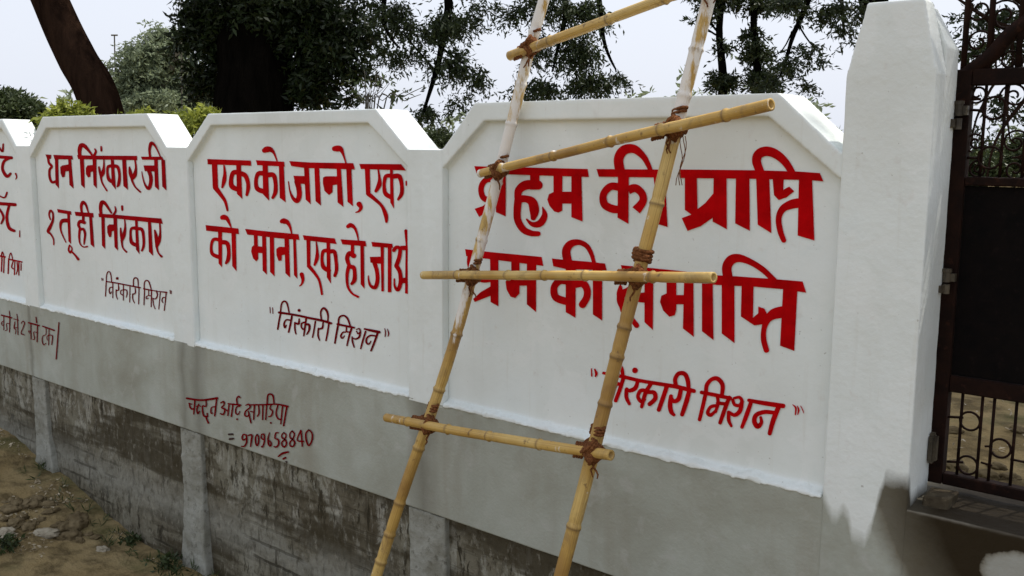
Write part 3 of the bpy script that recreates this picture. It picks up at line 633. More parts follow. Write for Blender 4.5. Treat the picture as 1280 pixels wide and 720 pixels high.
k.S((15,125,16),(128,155,17)).S((40,138,8),(40,292,8)).S((38,190,8),(16,210,9),(24,240,8),(38,235,6)).S((110,150,12),(105,317,10)).S((105,222,8),(72,222,8),(76,290,8),(57,299,7)).S((103,77,8),(110,140,10))
k.S((195,165,10),(200,345,9)).S((152,167,8),(205,182,9)).S((167,200,8),(157,270,12),(176,290,8),(171,338,7)).S((160,270,8),(200,262,8)).S((188,113,8),(195,170,8)).S((236,220,8),(255,192,8),(274,212,10),(260,260,10),(236,320,9),(241,343,8)).S((235,330,8),(273,349,10))
k.S((320,210,17),(438,243,17)).S((345,222,10),(348,397,9)).S((345,312,8),(320,302,8),(331,330,7)).S((420,240,12),(415,426,11)).S((415,322,8),(377,317,8),(386,390,10),(367,399,7)).S((403,147,10),(411,212,13)).S((478,250,15),(608,296,17)).S((515,265,8),(515,340,8),(481,362,9),(473,410,10),(489,460,10),(515,440,7)).S((550,285,8),(545,462,9)).S((545,350,8),(526,370,8),(531,408,7)).S((550,350,10),(588,360,12),(580,457,10)).S((662,208,12),(645,420,13),(630,620,13))
k.done(DEEP, wall, 'thin dark lettering on the grey band, closed by a long vertical stroke')
k = Ink(220, 480, 8.533, CY); k.w = .95
k.S((112,152,22),(270,172,22),(440,150,25)).S((200,172,16),(188,320,15)).S((140,207,14),(150,250,18),(175,268,18),(197,252,12)).S((135,206,12),(168,215,12)).S((240,215,14),(221,270,17),(231,316,17),(250,290,13)).S((215,237,12),(245,232,12),(263,238,12)).S((320,180,14),(318,238,16),(282,237,16),(291,330,19),(330,348,20),(331,312,14)).S((320,360,18),(344,416,20)).S((432,160,18),(411,340,17)).S((422,242,14),(377,252,14),(372,308,17),(390,310,13))
k.S((476,202,15),(508,187,17),(509,225,17),(485,250,15),(518,275,17),(504,323,18),(471,315,14)).S((510,257,13),(550,290,13)).S((565,215,16),(551,336,15)).S((555,210,16),(688,225,19)).S((605,225,16),(589,346,17)).S((652,212,17),(646,160,17),(665,132,18),(684,147,14)).S((680,235,14),(642,250,15),(636,308,17),(660,324,15),(679,292,12)).dot(652,376,11)
k.S((742,227,12),(774,217,18),(788,250,17),(742,290,17),(733,333,18),(760,344,17),(780,320,14)).S((770,292,15),(790,380,17),(799,415,16)).S((835,230,16),(826,380,15)).S((830,302,13),(796,292,15)).S((785,223,17),(960,220,18),(1080,216,18),(1190,240,25)).S((880,232,14),(884,310,17),(866,344,16)).S((925,230,16),(922,380,15)).S((965,228,14),(955,380,15)).S((970,220,16),(976,130,17),(1000,107,20),(1033,127,20),(1044,212,15))
k.S((1012,225,13),(1001,262,15),(1029,290,17),(1014,338,17),(986,349,13)).dot(1010,415,11).S((1085,230,16),(1066,310,17),(1086,368,18),(1122,380,15)).S((1135,235,17),(1116,425,15)).S((1180,245,19),(1146,444,18))
k.at(270,520,9.143)
k.S((340,217,17),(312,212,19),(297,245,19),(311,274,19),(345,257,17)).S((345,217,19),(349,290,21),(325,343,20),(288,346,13)).S((367,222,16),(408,217,21),(404,270,21),(393,350,15)).S((470,210,17),(451,245,18),(453,310,19),(470,338,19),(485,300,19),(485,240,17),(470,210,17)).S((545,207,17),(519,212,15),(516,250,17),(540,268,17)).S((548,207,18),(551,290,19),(530,353,19),(517,346,13))
k.S((610,192,13),(593,260,19),(599,320,21),(620,343,19),(629,312,18),(610,282,15)).S((713,191,15),(681,197,18),(674,255,17),(709,270,21),(714,320,21),(690,353,20),(662,350,16)).S((775,190,17),(751,217,17),(756,250,19),(785,266,21),(804,310,22),(785,353,20),(756,338,19),(753,300,19),(785,264,17),(799,217,17),(775,190,17)).S((870,170,17),(844,202,17),(846,245,19),(875,266,21),(897,300,22),(884,343,20),(851,343,19),(843,302,19),(875,264,17),(894,207,19),(870,170,17))
k.S((968,163,17),(927,274,17),(998,290,19)).S((970,167,19),(985,346,17)).S((1060,157,17),(1026,200,19),(1031,280,21),(1060,338,19),(1094,280,21),(1097,200,19),(1060,157,17)).S((712,463,17),(760,427,26),(824,411,23)).S((768,490,23),(793,476,23))
k.done(DEEP, wall, 'small dark red sign-writer name and phone number on the grey band')
k = Ink(270, 520, 9.143, CY)
k.S((145,210,22),(190,208,22)).S((155,265,24),(195,258,24)).P((785,520),(815,513),(812,545))
k.done(BLK, wall, 'black equals sign and dot beside the phone number')

# ------------------------------------------------------------------ gate post and step
px0, px1 = -.922, -.707
post = empty('gate_post', ((px0+px1)/2, 2.49, -.3), 'square white gate post with a tapered top, paint run over its cement foot', 'post')
bm = bmesh.new()
ring = []
for z, a, b, y0, y1 in ((-.6, px0, px1, WY-.003, 2.478), (1.935, px0, px1, WY-.003, 2.478), (2.108, -.882, -.748, WY+.004, 2.478)):
    ring.append([bm.verts.new(c) for c in ((a, y0, z), (b, y0, z), (b, y1, z), (a, y1, z))])
for a, b in zip(ring, ring[1:]):
    for i in range(4): bm.faces.new((a[i], a[(i+1) % 4], b[(i+1) % 4], b[i]))
bm.faces.new(ring[0][::-1]); bm.faces.new(ring[-1])
o = from_bm('post_shaft', bm, POSTM, post); rough(o, .004, .003, .08)
bm = bmesh.new(); ring = []
for z, a, b, y0, y1 in ((-.6, px0+.004, px1-.005, 2.481, 2.58), (2.0, px0+.004, px1-.004, 2.481, 2.58), (2.098, -.875, -.752, 2.481, 2.52)):
    ring.append([bm.verts.new(c) for c in ((a, y0, z), (b, y0, z), (b, y1, z), (a, y1, z))])
for a, b in zip(ring, ring[1:]):
    for i in range(4): bm.faces.new((a[i], a[(i+1) % 4], b[(i+1) % 4], b[i]))
bm.faces.new(ring[0][::-1]); bm.faces.new(ring[-1])
o = from_bm('post_backing', bm, POSTM, post); rough(o, .004, .003, .08)

bm = bmesh.new(); box(bm, px1-.03, .42, WY-.0005, 2.74, -.6, .866)
o = settle(from_bm('concrete_step', bm, STEPM)); rough(o, .006, .005, .07)
tag(o, 'rough concrete sill under the iron gate, its face soaked dark with one dry patch', 'step')

# the second post, out of the frame, that the gate closes against
bm = bmesh.new(); box(bm, .43, .65, WY, 2.58, -.6, 2.0)
o = settle(from_bm('gate_post', bm, WHITE)); rough(o, .01, .004, .08)
tag(o, 'plain white gate post at the far right side of the iron gate', 'post')

# ------------------------------------------------------------------ iron gate
GY = 2.612
gate = empty('iron_gate', (-.25, GY, .87), 'dark brown iron gate with a black sheet panel between bars and rings', 'gate')
gx0, gx1 = -.724, .40
def bar(bm, a, b, r): tube_bm(bm, [a, b], r, 8)
bm = bmesh.new()
box(bm, gx0, gx0+.042, GY-.02, GY+.02, .885, 1.955)
box(bm, gx1-.04, gx1, GY-.02, GY+.02, .885, 1.955)
box(bm, gx0+.042, gx1-.04, GY-.018, GY+.018, 1.915, 1.955)
for z0, z1 in ((.885, .915), (1.135, 1.178), (1.668, 1.69)): box(bm, gx0+.042, gx1-.04, GY-.017, GY+.017, z0, z1)
bmesh.ops.bevel(bm, geom=bm.edges[:], offset=.003, segments=1, affect='EDGES')
from_bm('gate_frame', bm, GATEM, gate)
bm = bmesh.new(); box(bm, gx0+.043, gx1-.041, GY-.004, GY+.002, 1.179, 1.667); from_bm('sheet_panel', bm, SHEETM, gate)
def X_at(px, py): return on_y(px, py, GY).x
def gbar(pts, r=.0040, name='bar'):
    bm = bmesh.new(); tube_bm(bm, pts, r, 7); return from_bm(name, bm, GATEM, gate, True)
lowx = [X_at(1199, 555), X_at(1224, 555), X_at(1239, 555), X_at(1267, 555)]
while lowx[-1] < gx1-.14: lowx += [lowx[-1]+(.048 if len(lowx) % 2 == 0 else .072)]
for x in lowx: gbar([(x, GY, .913), (x, GY, 1.137)])
upx = [X_at(1229, 165), X_at(1254, 165)]
while upx[-1] < gx1-.12: upx += [upx[-1]+(.05 if len(upx) % 2 == 0 else .07)]
for x in upx: gbar([(x, GY, 1.688), (x, GY, 1.917)])
def gring(c, R, r=.0032):
    bm = bmesh.new(); n = 24
    pts = [Vector((c.x+R*math.cos(i*math.tau/n), c.y-.004, c.z+R*math.sin(i*math.tau/n))) for i in range(n+1)]
    tube_bm(bm, pts, r, 6, cap=False); bmesh.ops.remove_doubles(bm, verts=bm.verts, dist=1e-5)
    return from_bm('ring', bm, GATEM, gate, True)
for q, R in (((1213, 526), .024), ((1210, 581), .024), ((1251, 560), .024), ((1243, 135), .027), ((1238, 197), .027)):
    gring(on_y(*q, GY), R)
for x in np.arange(-.45, gx1-.08, .12):
    gring(Vector((x, GY, 1.03)), .024); gring(Vector((x, GY, 1.80)), .027)
for q in ((1184, 521), (1184, 577), (1206, 123), (1206, 137), (1206, 197)):
    a = on_y(*q, GY); b = on_y(q[0]+20, q[1]+1, GY); gbar([a, b], .0035, 'crosspiece')
for q0, q1 in (((1231, 558), (1240, 558)), ((1263, 574), (1282, 578)), ((1226, 578), (1240, 582))):
    gbar([on_y(*q0, GY), on_y(*q1, GY)], .003, 'crosspiece')
# raking arch member over the top rail and the pickets above it
arch = curve_pts([on_y(1207, 93, GY), on_y(1238, 70, GY), on_y(1282, 28, GY), Vector((-.35, GY, 2.19)), Vector((-.15, GY, 2.27)), Vector((.1, GY, 2.2)), Vector((.38, GY, 1.96))], 8)
gbar(arch, .020, 'arch_rail')
for q in (1207, 1238, 1275):
    x = X_at(q, 60); gbar([(x, GY-.006, 1.93), (x, GY-.006, 2.42)], .0075, 'picket')
x = X_at(1275, 60)+.085
while x < gx1-.03: gbar([(x, GY-.006, 1.95), (x, GY-.006, 2.42)], .0075, 'picket'); x += .085
def scroll(cx, cz, R0, turns, a0, flip=1):
    pts = []
    for i in range(int(18*turns)+1):
        t = i/(18*turns); a = a0+flip*t*turns*math.tau; r = R0*(1-.82*t)
        pts.append(Vector((cx+r*math.cos(a), GY+.006, cz+r*math.sin(a))))
    gbar(pts, .0028, 'scroll')
for q, R0, a0, fl_ in (((1221, 117), .030, 1.5, 1), ((1267, 120), .034, 3.6, -1), ((1268, 178), .038, 4.6, 1), ((1219, 178), .026, 4.4, -1), ((1222, 212), .024, 1.2, 1), ((1268, 212), .030, 1.6, -1)):
    c = on_y(*q, GY); scroll(c.x, c.z, R0, 1.7, a0, fl_)
for q, R0, a0, fl_ in (((1222, 52), .036, 4.4, 1), ((1256, 20), .04, 2.2, -1), ((1224, 12), .034, 1.0, 1), ((1262, 76), .034, 3.9, 1)):
    c = on_y(*q, GY); scroll(c.x, c.z, R0, 1.6, a0, fl_)
# hinges
for q, h in (((1190, 146), .062), ((1176, 353), .056)):
    c = on_y(q[0], q[1], 2.57)
    bm = bmesh.new(); X = px1+.006
    tube_bm(bm, [(X, 2.575, c.z-h/2), (X, 2.575, c.z-.004)], .0095, 12); tube_bm(bm, [(X, 2.575, c.z+.002), (X, 2.575, c.z+h/2)], .0095, 12)
    tube_bm(bm, [(X, 2.575, c.z+h/2), (X, 2.575, c.z+h/2+.008)], .012, 10)
    box(bm, px1-.004, X-.003, 2.548, 2.572, c.z-h/2+.004, c.z-.006)
    box(bm, X+.002, X+.02, 2.574, 2.59, c.z+.004, c.z+h/2-.004)
    from_bm('hinge', bm, HINGEM, gate)
c = on_y(1158, 560, 2.57); bm = bmesh.new()
box(bm, px1-.01, px1+.016, 2.55, 2.583, c.z-.035, c.z+.045); bmesh.ops.bevel(bm, geom=bm.edges[:], offset=.008, segments=2, affect='EDGES')
from_bm('hinge', bm, HINGEM, gate)
# pivot block and loose stones at the sill
bm = bmesh.new(); p = on_z(1176, 628, .866); box(bm, p.x-.03, p.x+.035, p.y-.05, p.y+.03, .858, .893)
for v_ in bm.verts: v_.co += Vector((RND.uniform(-.008, .008), RND.uniform(-.008, .008), RND.uniform(-.006, .004)))
bmesh.ops.bevel(bm, geom=bm.edges[:], offset=.004, segments=1, affect='EDGES')
o = settle(from_bm('brick_chunk', bm, CLOD)); o.data.materials[0] = BRICK; tag(o, 'small broken brick chunk lying on the concrete sill at the foot of the gate', 'brick')

# ------------------------------------------------------------------ bamboo ladder
ladder = empty('bamboo_ladder', (-2.2, 2.0, -.28), 'bamboo ladder splashed with white paint, rungs lashed with brown rope, leaning on the wall', 'ladder')
def sway(p):                            # the natural bow of the left rail
    q = p-Vector((0, 0, EYE)); d = q.dot(F_); y = 360-FPX*q.dot(U_)/d
    ys = np.linspace(y-45, y+45, 9); return p+R_*((sum(Lx(v)-L0(v) for v in ys)/9)*d/FPX)
def bamboo(name, a, b, r0, r1, m, nodes, bend=.012, seed=0, n=16, shape=None):
    rr = random.Random(seed); a = Vector(a); b = Vector(b); L = (b-a).length; ax = (b-a)/L
    side = ax.cross(Vector((.3, 1, .2))).normalized(); K = max(24, int(L/.006))
    pts, rad, nodeval, al = [], [], [], []
    for i in range(K+1):
        t = i/K; s = t*L; r = r0+(r1-r0)*t; nd = 0
        for q in nodes:
            d = (s-q)/.0045; r += (.0034*math.exp(-d*d)) - .0012*math.exp(-((s-q-.014)/.008)**2); nd = max(nd, math.exp(-((s-q+.003)/.0045)**2))
        r *= 1+.015*noise.noise(Vector((s*5, seed, 0)))
        off = side*bend*math.sin(math.pi*t)+side*.004*noise.noise(Vector((s*2.2, seed+9, 0)))
        pts.append(shape(a+ax*s) if shape else a+ax*s+off); rad.append(r); nodeval.append(nd); al.append(s)
    bm = bmesh.new(); tube_bm(bm, pts, rad, n, cap=False)
    bm.verts.ensure_lookup_table()
    # hollow ends
    ends = [(q, sg, [bm.verts[q*n+i] for i in range(n)]) for q, sg in ((0, 1), (K, -1))]
    for ringi, sgn, base in ends:
        c = pts[ringi]
        inn = [bm.verts.new(c+(v_.co-c)*.62) for v_ in base]; dp = [bm.verts.new(c+(v_.co-c)*.6+ax*sgn*.03) for v_ in base]
        for i in range(n):
            j = (i+1) % n; bm.faces.new((base[i], base[j], inn[j], inn[i])); bm.faces.new((inn[i], inn[j], dp[j], dp[i]))
        bm.faces.new(dp)
    o = from_bm(name, bm, m, ladder, True); me = o.data
    A = me.attributes.new('along', 'FLOAT', 'POINT'); Bt = me.attributes.new('node', 'FLOAT', 'POINT')
    nv = len(me.vertices); va = np.zeros(nv); vb = np.zeros(nv)
    for i in range(K+1): va[i*n:(i+1)*n] = al[i]; vb[i*n:(i+1)*n] = nodeval[i]
    A.data.foreach_set('value', va); Bt.data.foreach_set('value', vb)
    vx, vy = np.zeros(nv), np.zeros(nv); q = np.arange((K+1)*n) % n
    vx[:(K+1)*n] = np.cos(q*math.tau/n); vy[:(K+1)*n] = np.sin(q*math.tau/n)
    for nm, vv in (('ring_x', vx), ('ring_y', vy)): me.attributes.new(nm, 'FLOAT', 'POINT').data.foreach_set('value', vv)
    return o
LBOW = [(-80, 703), (0, 680), (75, 657.5), (130, 646), (165, 636.5), (240, 618), (345, 590), (420, 571), (525, 536.5), (600, 508.5), (700, 477), (925, 403.8)]
def L0(y): return 680-.2986*y
def Lx(y): return float(np.interp(y, [q[0] for q in LBOW], [q[1] for q in LBOW]))
def Rx(y): return 885-.257*y
GL = -.29
fl = on_z(L0(925), 925, GL); fr_ = on_z(Rx(1085), 1085, GL)
tl_ = on_y(L0(130), 130, WY-.032); trr = on_y(Rx(120), 120, 2.265)
lz, rz_ = (tl_-fl), (trr-fr_)
tl2, tr2 = fl+lz*1.36, fr_+rz_*1.40
def s_of(a, b, px, py):                 # length along a rail to the point seen at a pixel
    best, bs = 1e9, 0
    for i in range(800):
        t = i/799; p = a+(b-a)*t-Vector((0, 0, EYE)); d = p.dot(F_); u = 640+FPX*p.dot(R_)/d; v_ = 360-FPX*p.dot(U_)/d
        e = abs(v_-py)
        if e < best: best, bs = e, t
    return bs*(b-a).length
ln = [s_of(fl, tl2, Lx(y), y) for y in (702, 667, 628, 560, 486, 418, 365, 300, 228, 155, 105, 40)]
rn = [s_of(fr_, tr2, Rx(y), y) for y in (657, 505, 445, 409, 320, 255, 120, 62)]
lr = bamboo('rail', fl, tl2, .0195, .0170, BAM1, ln, .004, 1, shape=sway)
rr_ = bamboo('rail', fr_, tr2, .0205, .0172, BAM2, rn, -.004, 2)
lr['label'] = 'left bamboo rail, its upper half white with paint'
toward = (Vector((0, 0, EYE))-(tl_+trr)/2).normalized(); toward = -F_
def rail_pt(a, b, py): return a+(b-a).normalized()*s_of(a, b, 0, py)
rungs = [((637, 70), (900, -27), 57, -22, .0150, BAM3), ((600, 217), (964, 131), 214, 161, .0150, BAM3),
         ((529, 344), (892, 347), 344, 346, .0139, BAM3), ((483, 522), (764, 569), 527, 561, .0145, BAM3)]
lash_pts = []
for i, (pa, pb, yl, yr, r, m) in enumerate(rungs):
    A, Bp = sway(rail_pt(fl, tl2, yl)), rail_pt(fr_, tr2, yr)
    dL = (A-Vector((0, 0, EYE))).dot(F_)-.0175-r*.9; dR = (Bp-Vector((0, 0, EYE))).dot(F_)-.018-r*.9
    lx, rx = Lx(yl), Rx(yr)
    def dep(px): return dL+(dR-dL)*(px-lx)/(rx-lx)
    a, b = at(*pa, dep(pa[0])), at(*pb, dep(pb[0])); L = (b-a).length
    rg = random.Random(i); nd = []; s = .1+rg.random()*.1
    while s < L-.05: nd.append(s); s += rg.uniform(.16, .26)
    bamboo('rung', a, b, r*(1.0 if i != 1 else .9), r*1.0, m, nd, rg.uniform(-.006, .006), 10+i)
    lash_pts.append((at(lx, (pa[1]+(pb[1]-pa[1])*(lx-pa[0])/(pb[0]-pa[0])), dL), A, (b-a).normalized(), (tl2-fl).normalized(), r, .018))
    lash_pts.append((at(rx, (pa[1]+(pb[1]-pa[1])*(rx-pa[0])/(pb[0]-pa[0])), dR), Bp, (b-a).normalized(), (tr2-fr_).normalized(), r, .0185))
def lashing(c_rung, c_rail, dr, dl, r1, r2, seed):
    rg = random.Random(seed); bm = bmesh.new(); n = (c_rung-c_rail); n = (n-dl*n.dot(dl)).normalized()
    mid = (c_rung+c_rail)/2
    def loop(d, ctr, hd, hn, tr, jit=.004):
        k = 22; ph = rg.random()*6
        pts = [ctr+d*hd*math.copysign(abs(math.cos(q))**.8, math.cos(q))+n*hn*math.copysign(abs(math.sin(q))**.8, math.sin(q))+Vector((rg.uniform(-1, 1), rg.uniform(-1, 1), rg.uniform(-1, 1)))*jit*.4
               for q in [ph+i*math.tau/k for i in range(k)]]
        pts.append(pts[0]); tube_bm(bm, pts, tr, 6, cap=False)
    for sg in (1, -1):                                   # crossed turns round both canes
        d0 = (dr*sg+dl).normalized(); ortho = n.cross(d0).normalized()
        for j in range(8):
            o_ = (j-3.5)*.0058+rg.uniform(-.002, .002)
            loop(d0, mid+ortho*o_, r2+.008+rg.uniform(-.003, .002), (r1+r2)+.005+rg.uniform(0, .005), .0052)
    for j in range(rg.randint(4, 7)):                    # turns round the rung only
        side = -1
        loop(dl, c_rung+dr*(side*(.036+.009*j)), r1+.005, r1+.005, .0045, .002)
    for j in range(rg.randint(1, 3)):                    # turns round the rail, above
        loop(dr, c_rail+dl*(.045+.009*j), r2+.005, r2+.005, .0045, .002)
    for j in range(rg.randint(1, 2)):                    # loose ends
        p = mid+n*(r1+.012)+dr*rg.uniform(-.02, .02)-dl*.02
        pts = [p]
        for q in range(5): p = p+Vector((rg.uniform(-.008, .008), rg.uniform(-.008, .004), -.009)); pts.append(p)
        tube_bm(bm, pts, [.004, .0035, .003, .003, .0025, .002], 5)
    return from_bm('rope_lashing', bm, ROPE, ladder, True)
for i, q in enumerate(lash_pts): lashing(*q, 40+i)
# one more binding on the right rail just above the third rung, and a hanging creeper strand
c = rail_pt(fr_, tr2, 318); dl = (tr2-fr_).normalized(); u1 = dl.cross(Vector((0, 1, 0))).normalized(); u2 = dl.cross(u1); bm = bmesh.new()
for j in range(4):
    cc = c+dl*(j-1.5)*.0085; tube_bm(bm, [cc+(u1*math.cos(q)+u2*math.sin(q))*(.0225+RND.uniform(0, .003))+dl*.003*math.sin(q+j) for q in [i*math.tau/20 for i in range(21)]], .0052, 6, cap=False)
from_bm('rope_lashing', bm, ROPE, ladder, True)
bm = bmesh.new()
for s in range(3):
    p = rail_pt(fr_, tr2, 172)+(-F_)*.035+R_*(.015+.006*s); pts = [p]
    for q in range(8): p = p+R_*(.005*math.sin(q*.9+s)-.001)-Vector((0, 0, .016)); pts.append(p)
    tube_bm(bm, pts, .0012, 5)
from_bm('rope_tail', bm, ROPE, ladder, True)

# ------------------------------------------------------------------ vegetation
def leaves(name, m, centers, size, parent=None, per=9, twig=.22, droop=.5, slim=.36, twigmat=None, spread=1.0):
    """leaf sprays: each centre is the root of a drooping twig carrying leaf blades"""
    C = np.asarray(centers, float); n = len(C)
    th = NP.uniform(0, math.tau, n); d = np.stack([np.cos(th), np.sin(th), NP.uniform(-droop-.35, .45-droop*.6, n)], 1); d /= np.linalg.norm(d, axis=1, keepdims=True)
    tl = twig*NP.uniform(.5, 1.2, n)
    tt = (np.arange(per)+.5)/per
    P = C[:, None, :]+d[:, None, :]*(tl[:, None, None]*tt[None, :, None]); P[:, :, 2] -= (tt**2)[None, :]*tl[:, None]*.35*droop
    a = d[:, None, :]*.55+NP.normal(0, .62, (n, per, 3))*spread; a[:, :, 2] -= .25*droop; a /= np.linalg.norm(a, axis=2, keepdims=True)
    b = np.cross(a, NP.normal(0, 1, (n, per, 3))); b /= np.linalg.norm(b, axis=2, keepdims=True)
    s = size*NP.uniform(.65, 1.25, (n, per, 1))
    P = P.reshape(-1, 3); a = (a*s).reshape(-1, 3); b = (b*s*slim*.5).reshape(-1, 3)
    bend = np.cross(a, b); bend /= np.linalg.norm(bend, axis=1, keepdims=True)+1e-9; bend *= np.linalg.norm(a, axis=1, keepdims=True)*.08
    v = np.stack([P, P+a*.42+b+bend, P+a, P+a*.42-b+bend], 1).reshape(-1, 3)
    q = len(P); me = bpy.data.meshes.new(name)
    me.vertices.add(q*4); me.vertices.foreach_set('co', v.ravel().astype(np.float32))
    me.loops.add(q*4); me.loops.foreach_set('vertex_index', np.arange(q*4, dtype=np.int32))
    me.polygons.add(q); me.polygons.foreach_set('loop_start', np.arange(0, q*4, 4, dtype=np.int32)); me.polygons.foreach_set('loop_total', np.full(q, 4, np.int32))
    me.update(calc_edges=True)
    tone = np.repeat(np.clip(np.repeat(NP.beta(2, 2.6, n), per)*.7+NP.uniform(0, .3, q), 0, 1), 4)
    A = me.attributes.new('tone', 'FLOAT', 'POINT'); A.data.foreach_set('value', tone.astype(np.float32))
    return link_mesh(name, me, m, parent)
def blob(px, py, rx, ry, dep, n, hollow=.35, ddep=None):
    c = np.array(at(px, py, dep)); sx, sy = rx*dep/FPX, ry*dep/FPX; sd_ = ddep or (sx+sy)/2
    u = NP.normal(0, 1, (n, 3)); u /= np.linalg.norm(u, axis=1, keepdims=True); r = (hollow**3+NP.random(n)*(1-hollow**3))**(1/3)
    r *= NP.uniform(.75, 1.12, n)
    u = u*r[:, None]
    # uneven outline: sub-clumps
    k = max(4, n//26); cc = u[NP.integers(0, n, k)]; idx = NP.integers(0, k, n); u = cc[idx]*.72+u*.42
    Rn, Un, Fn = np.array(R_), np.array(U_), np.array(F_)
    return c+u[:, :1]*sx*Rn+u[:, 1:2]*sy*Un+u[:, 2:]*sd_*Fn
def limb(bm, pts, r0, r1, n=9, sub=6, wob=.03):
    c = curve_pts(pts, sub); K = len(c)
    c = [p+Vector((noise.noise(p*3), noise.noise(p*3+Vector((5, 1, 2))), 0))*wob*(0 < i < K-1) for i, p in enumerate(c)]
    tube_bm(bm, c, [r0+(r1-r0)*i/(K-1) for i in range(K)], n)
def down(px, py, dep, z=.8):
    p = at(px, py, dep); return Vector((p.x, p.y, z))

# -- leaning trunk on the left
base = down(150, 200, 6.6); t = empty('leaning_tree', base, 'bare dark brown trunk leaning left above the leftmost whole panel', 'tree')
bm = bmesh.new(); limb(bm, [base, at(129, 142, 6.6), at(95, 70, 6.6), at(62, 0, 6.6), at(30, -80, 6.5), at(10, -200, 6.4)], .15, .10, 14, 8, .02)
from_bm('trunk', bm, BARK_R, t, True)
bm = bmesh.new(); limb(bm, [at(10, -195, 6.4), at(-60, -330, 6.2), at(-200, -420, 6.0)], .08, .02); limb(bm, [at(12, -190, 6.4), at(90, -300, 6.8), at(180, -420, 7.4)], .07, .02)
from_bm('limb', bm, BARK_R, t, True)
leaves('crown', LEAF_M, np.vstack([blob(-80, -380, 160, 90, 6.2, 420), blob(120, -400, 120, 80, 7.2, 300)]), .07, t)

# -- far hazy tree
base = down(200, 180, 19); t = empty('distant_tree', base, 'pale hazy rounded tree far behind the leaning trunk', 'tree')
bm = bmesh.new(); limb(bm, [base, at(197, 120, 19), at(205, 70, 19)], .3, .1); limb(bm, [at(198, 130, 19), at(220, 70, 18.5), at(222, 50, 18.5)], .1, .03); limb(bm, [at(196, 130, 19), at(165, 90, 19)], .12, .03)
from_bm('trunk', bm, BARK_G, t, True)
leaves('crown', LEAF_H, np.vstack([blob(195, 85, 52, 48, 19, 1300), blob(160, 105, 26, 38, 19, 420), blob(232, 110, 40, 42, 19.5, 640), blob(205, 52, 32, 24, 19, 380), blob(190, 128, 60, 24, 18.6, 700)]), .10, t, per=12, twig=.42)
base = down(145, 200, 20.5); bm = bmesh.new(); tube_bm(bm, [base, at(143, 44, 20.5)], .014, 8); tube_bm(bm, [at(139, 44, 20.5), at(147, 44, 20.5)], .018, 6)
o = settle(from_bm('utility_pole', bm, BARK_G)); tag(o, 'thin grey pole with a short crossarm rising behind the hazy tree', 'pole')
base = down(227, 220, 18); bm = bmesh.new(); tube_bm(bm, [base, at(226, 3, 18)], .013, 8); tube_bm(bm, [at(221, 4, 18), at(232, 4, 18)], .016, 6)
o = settle(from_bm('utility_pole', bm, BARK_G)); tag(o, 'thin pole with crossarm just left of the big black tree', 'pole')

# -- shrubs seen over the wall
def shrub(name, label, cat, mats, spec, dep, size, group=None, per=9, twig=.2):
    x = sum(s[0] for s in spec)/len(spec); base = down(x, 200, dep); t = empty(name, base, label, cat, group)
    bm = bmesh.new(); rg = random.Random(int(x))
    for s in spec:
        for j in range(3): limb(bm, [base+Vector((rg.uniform(-.1, .1), rg.uniform(-.1, .1), 0)), (base+at(s[0], s[1], dep))/2+Vector((rg.uniform(-.1, .1),)*3), at(s[0]+rg.uniform(-1, 1)*s[2]*.6, s[1]-s[3]*.4, dep)], .018, .005, 6, 5, .02)
    from_bm('stem', bm, BARK_G, t, True)
    leaves('foliage', mats, np.vstack([blob(s[0], s[1], s[2], s[3], dep, s[4]) for s in spec]), size, t, per, twig)
    return t
shrub('shrub', 'dark green bush at the left edge behind the wall', 'shrub', LEAF_G, [(8, 130, 28, 26, 420), (32, 140, 24, 22, 260), (-30, 125, 40, 40, 360), (45, 158, 14, 22, 80)], 9.5, .06, None, 10, .2)
G = 'bright shrubs behind the wall'
shrub('shrub', 'yellow green shrub to the left of the leaning trunk', 'shrub', LEAF_Y, [(74, 143, 20, 20, 150), (96, 145, 16, 22, 110)], 5.6, .042, G, 7, .12)
shrub('shrub', 'yellow green shrub right of the leaning trunk above the panel top', 'shrub', LEAF_Y, [(160, 152, 18, 22, 90), (184, 152, 18, 18, 60)], 5.4, .04, G, 7, .12)
shrub('shrub', 'yellow green shrub in the gap left of the middle panel', 'shrub', LEAF_Y, [(234, 162, 16, 30, 150), (256, 146, 15, 18, 90)], 5.2, .042, G, 7, .12)
shrub('shrub', 'dull green clipped bush in the notch left of the ladder', 'shrub', LEAF_G, [(550, 174, 26, 20, 420), (528, 175, 24, 16, 200), (575, 182, 20, 20, 180)], 11, .05, None, 10, .2)
shrub('shrub', 'green bush behind the upper bars of the gate', 'shrub', LEAF_G, [(1240, 205, 36, 26, 420), (1290, 190, 50, 40, 420), (1205, 225, 26, 22, 200)], 9.5, .055, None, 10, .2)

# -- big dark tree
DT = 7.0
base = down(320, 230, DT); t = empty('broad_tree', base, 'huge black-trunked tree with dense dark crown and hanging boughs over the middle of the wall', 'tree')
bm = bmesh.new(); limb(bm, [base, at(318, 137, DT), at(320, 60, DT), at(322, -40, DT), at(330, -160, DT)], .31, .22, 18, 8, .03); from_bm('trunk', bm, BARK_D, t, True)
bm = bmesh.new()
limb(bm, [at(325, -120, DT), at(420, -190, 6.9), at(540, -150, 6.7), at(640, -140, 6.6), at(760, -100, 6.6)], .13, .03); limb(bm, [at(540, -150, 6.7), at(545, -60, 6.6), at(560, 10, 6.6), at(545, 90, 6.6), at(530, 140, 6.6)], .05, .008, sub=5)
limb(bm, [at(500, -160, 6.7), at(490, -60, 6.6), at(480, 20, 6.6), at(500, 60, 6.5)], .035, .006); limb(bm, [at(680, -130, 6.6), at(700, -50, 6.6), at(705, 20, 6.6), at(690, 90, 6.6)], .045, .006); limb(bm, [at(720, -115, 6.6), at(745, -20, 6.6), at(755, 50, 6.6), at(770, 90, 6.6)], .03, .005)
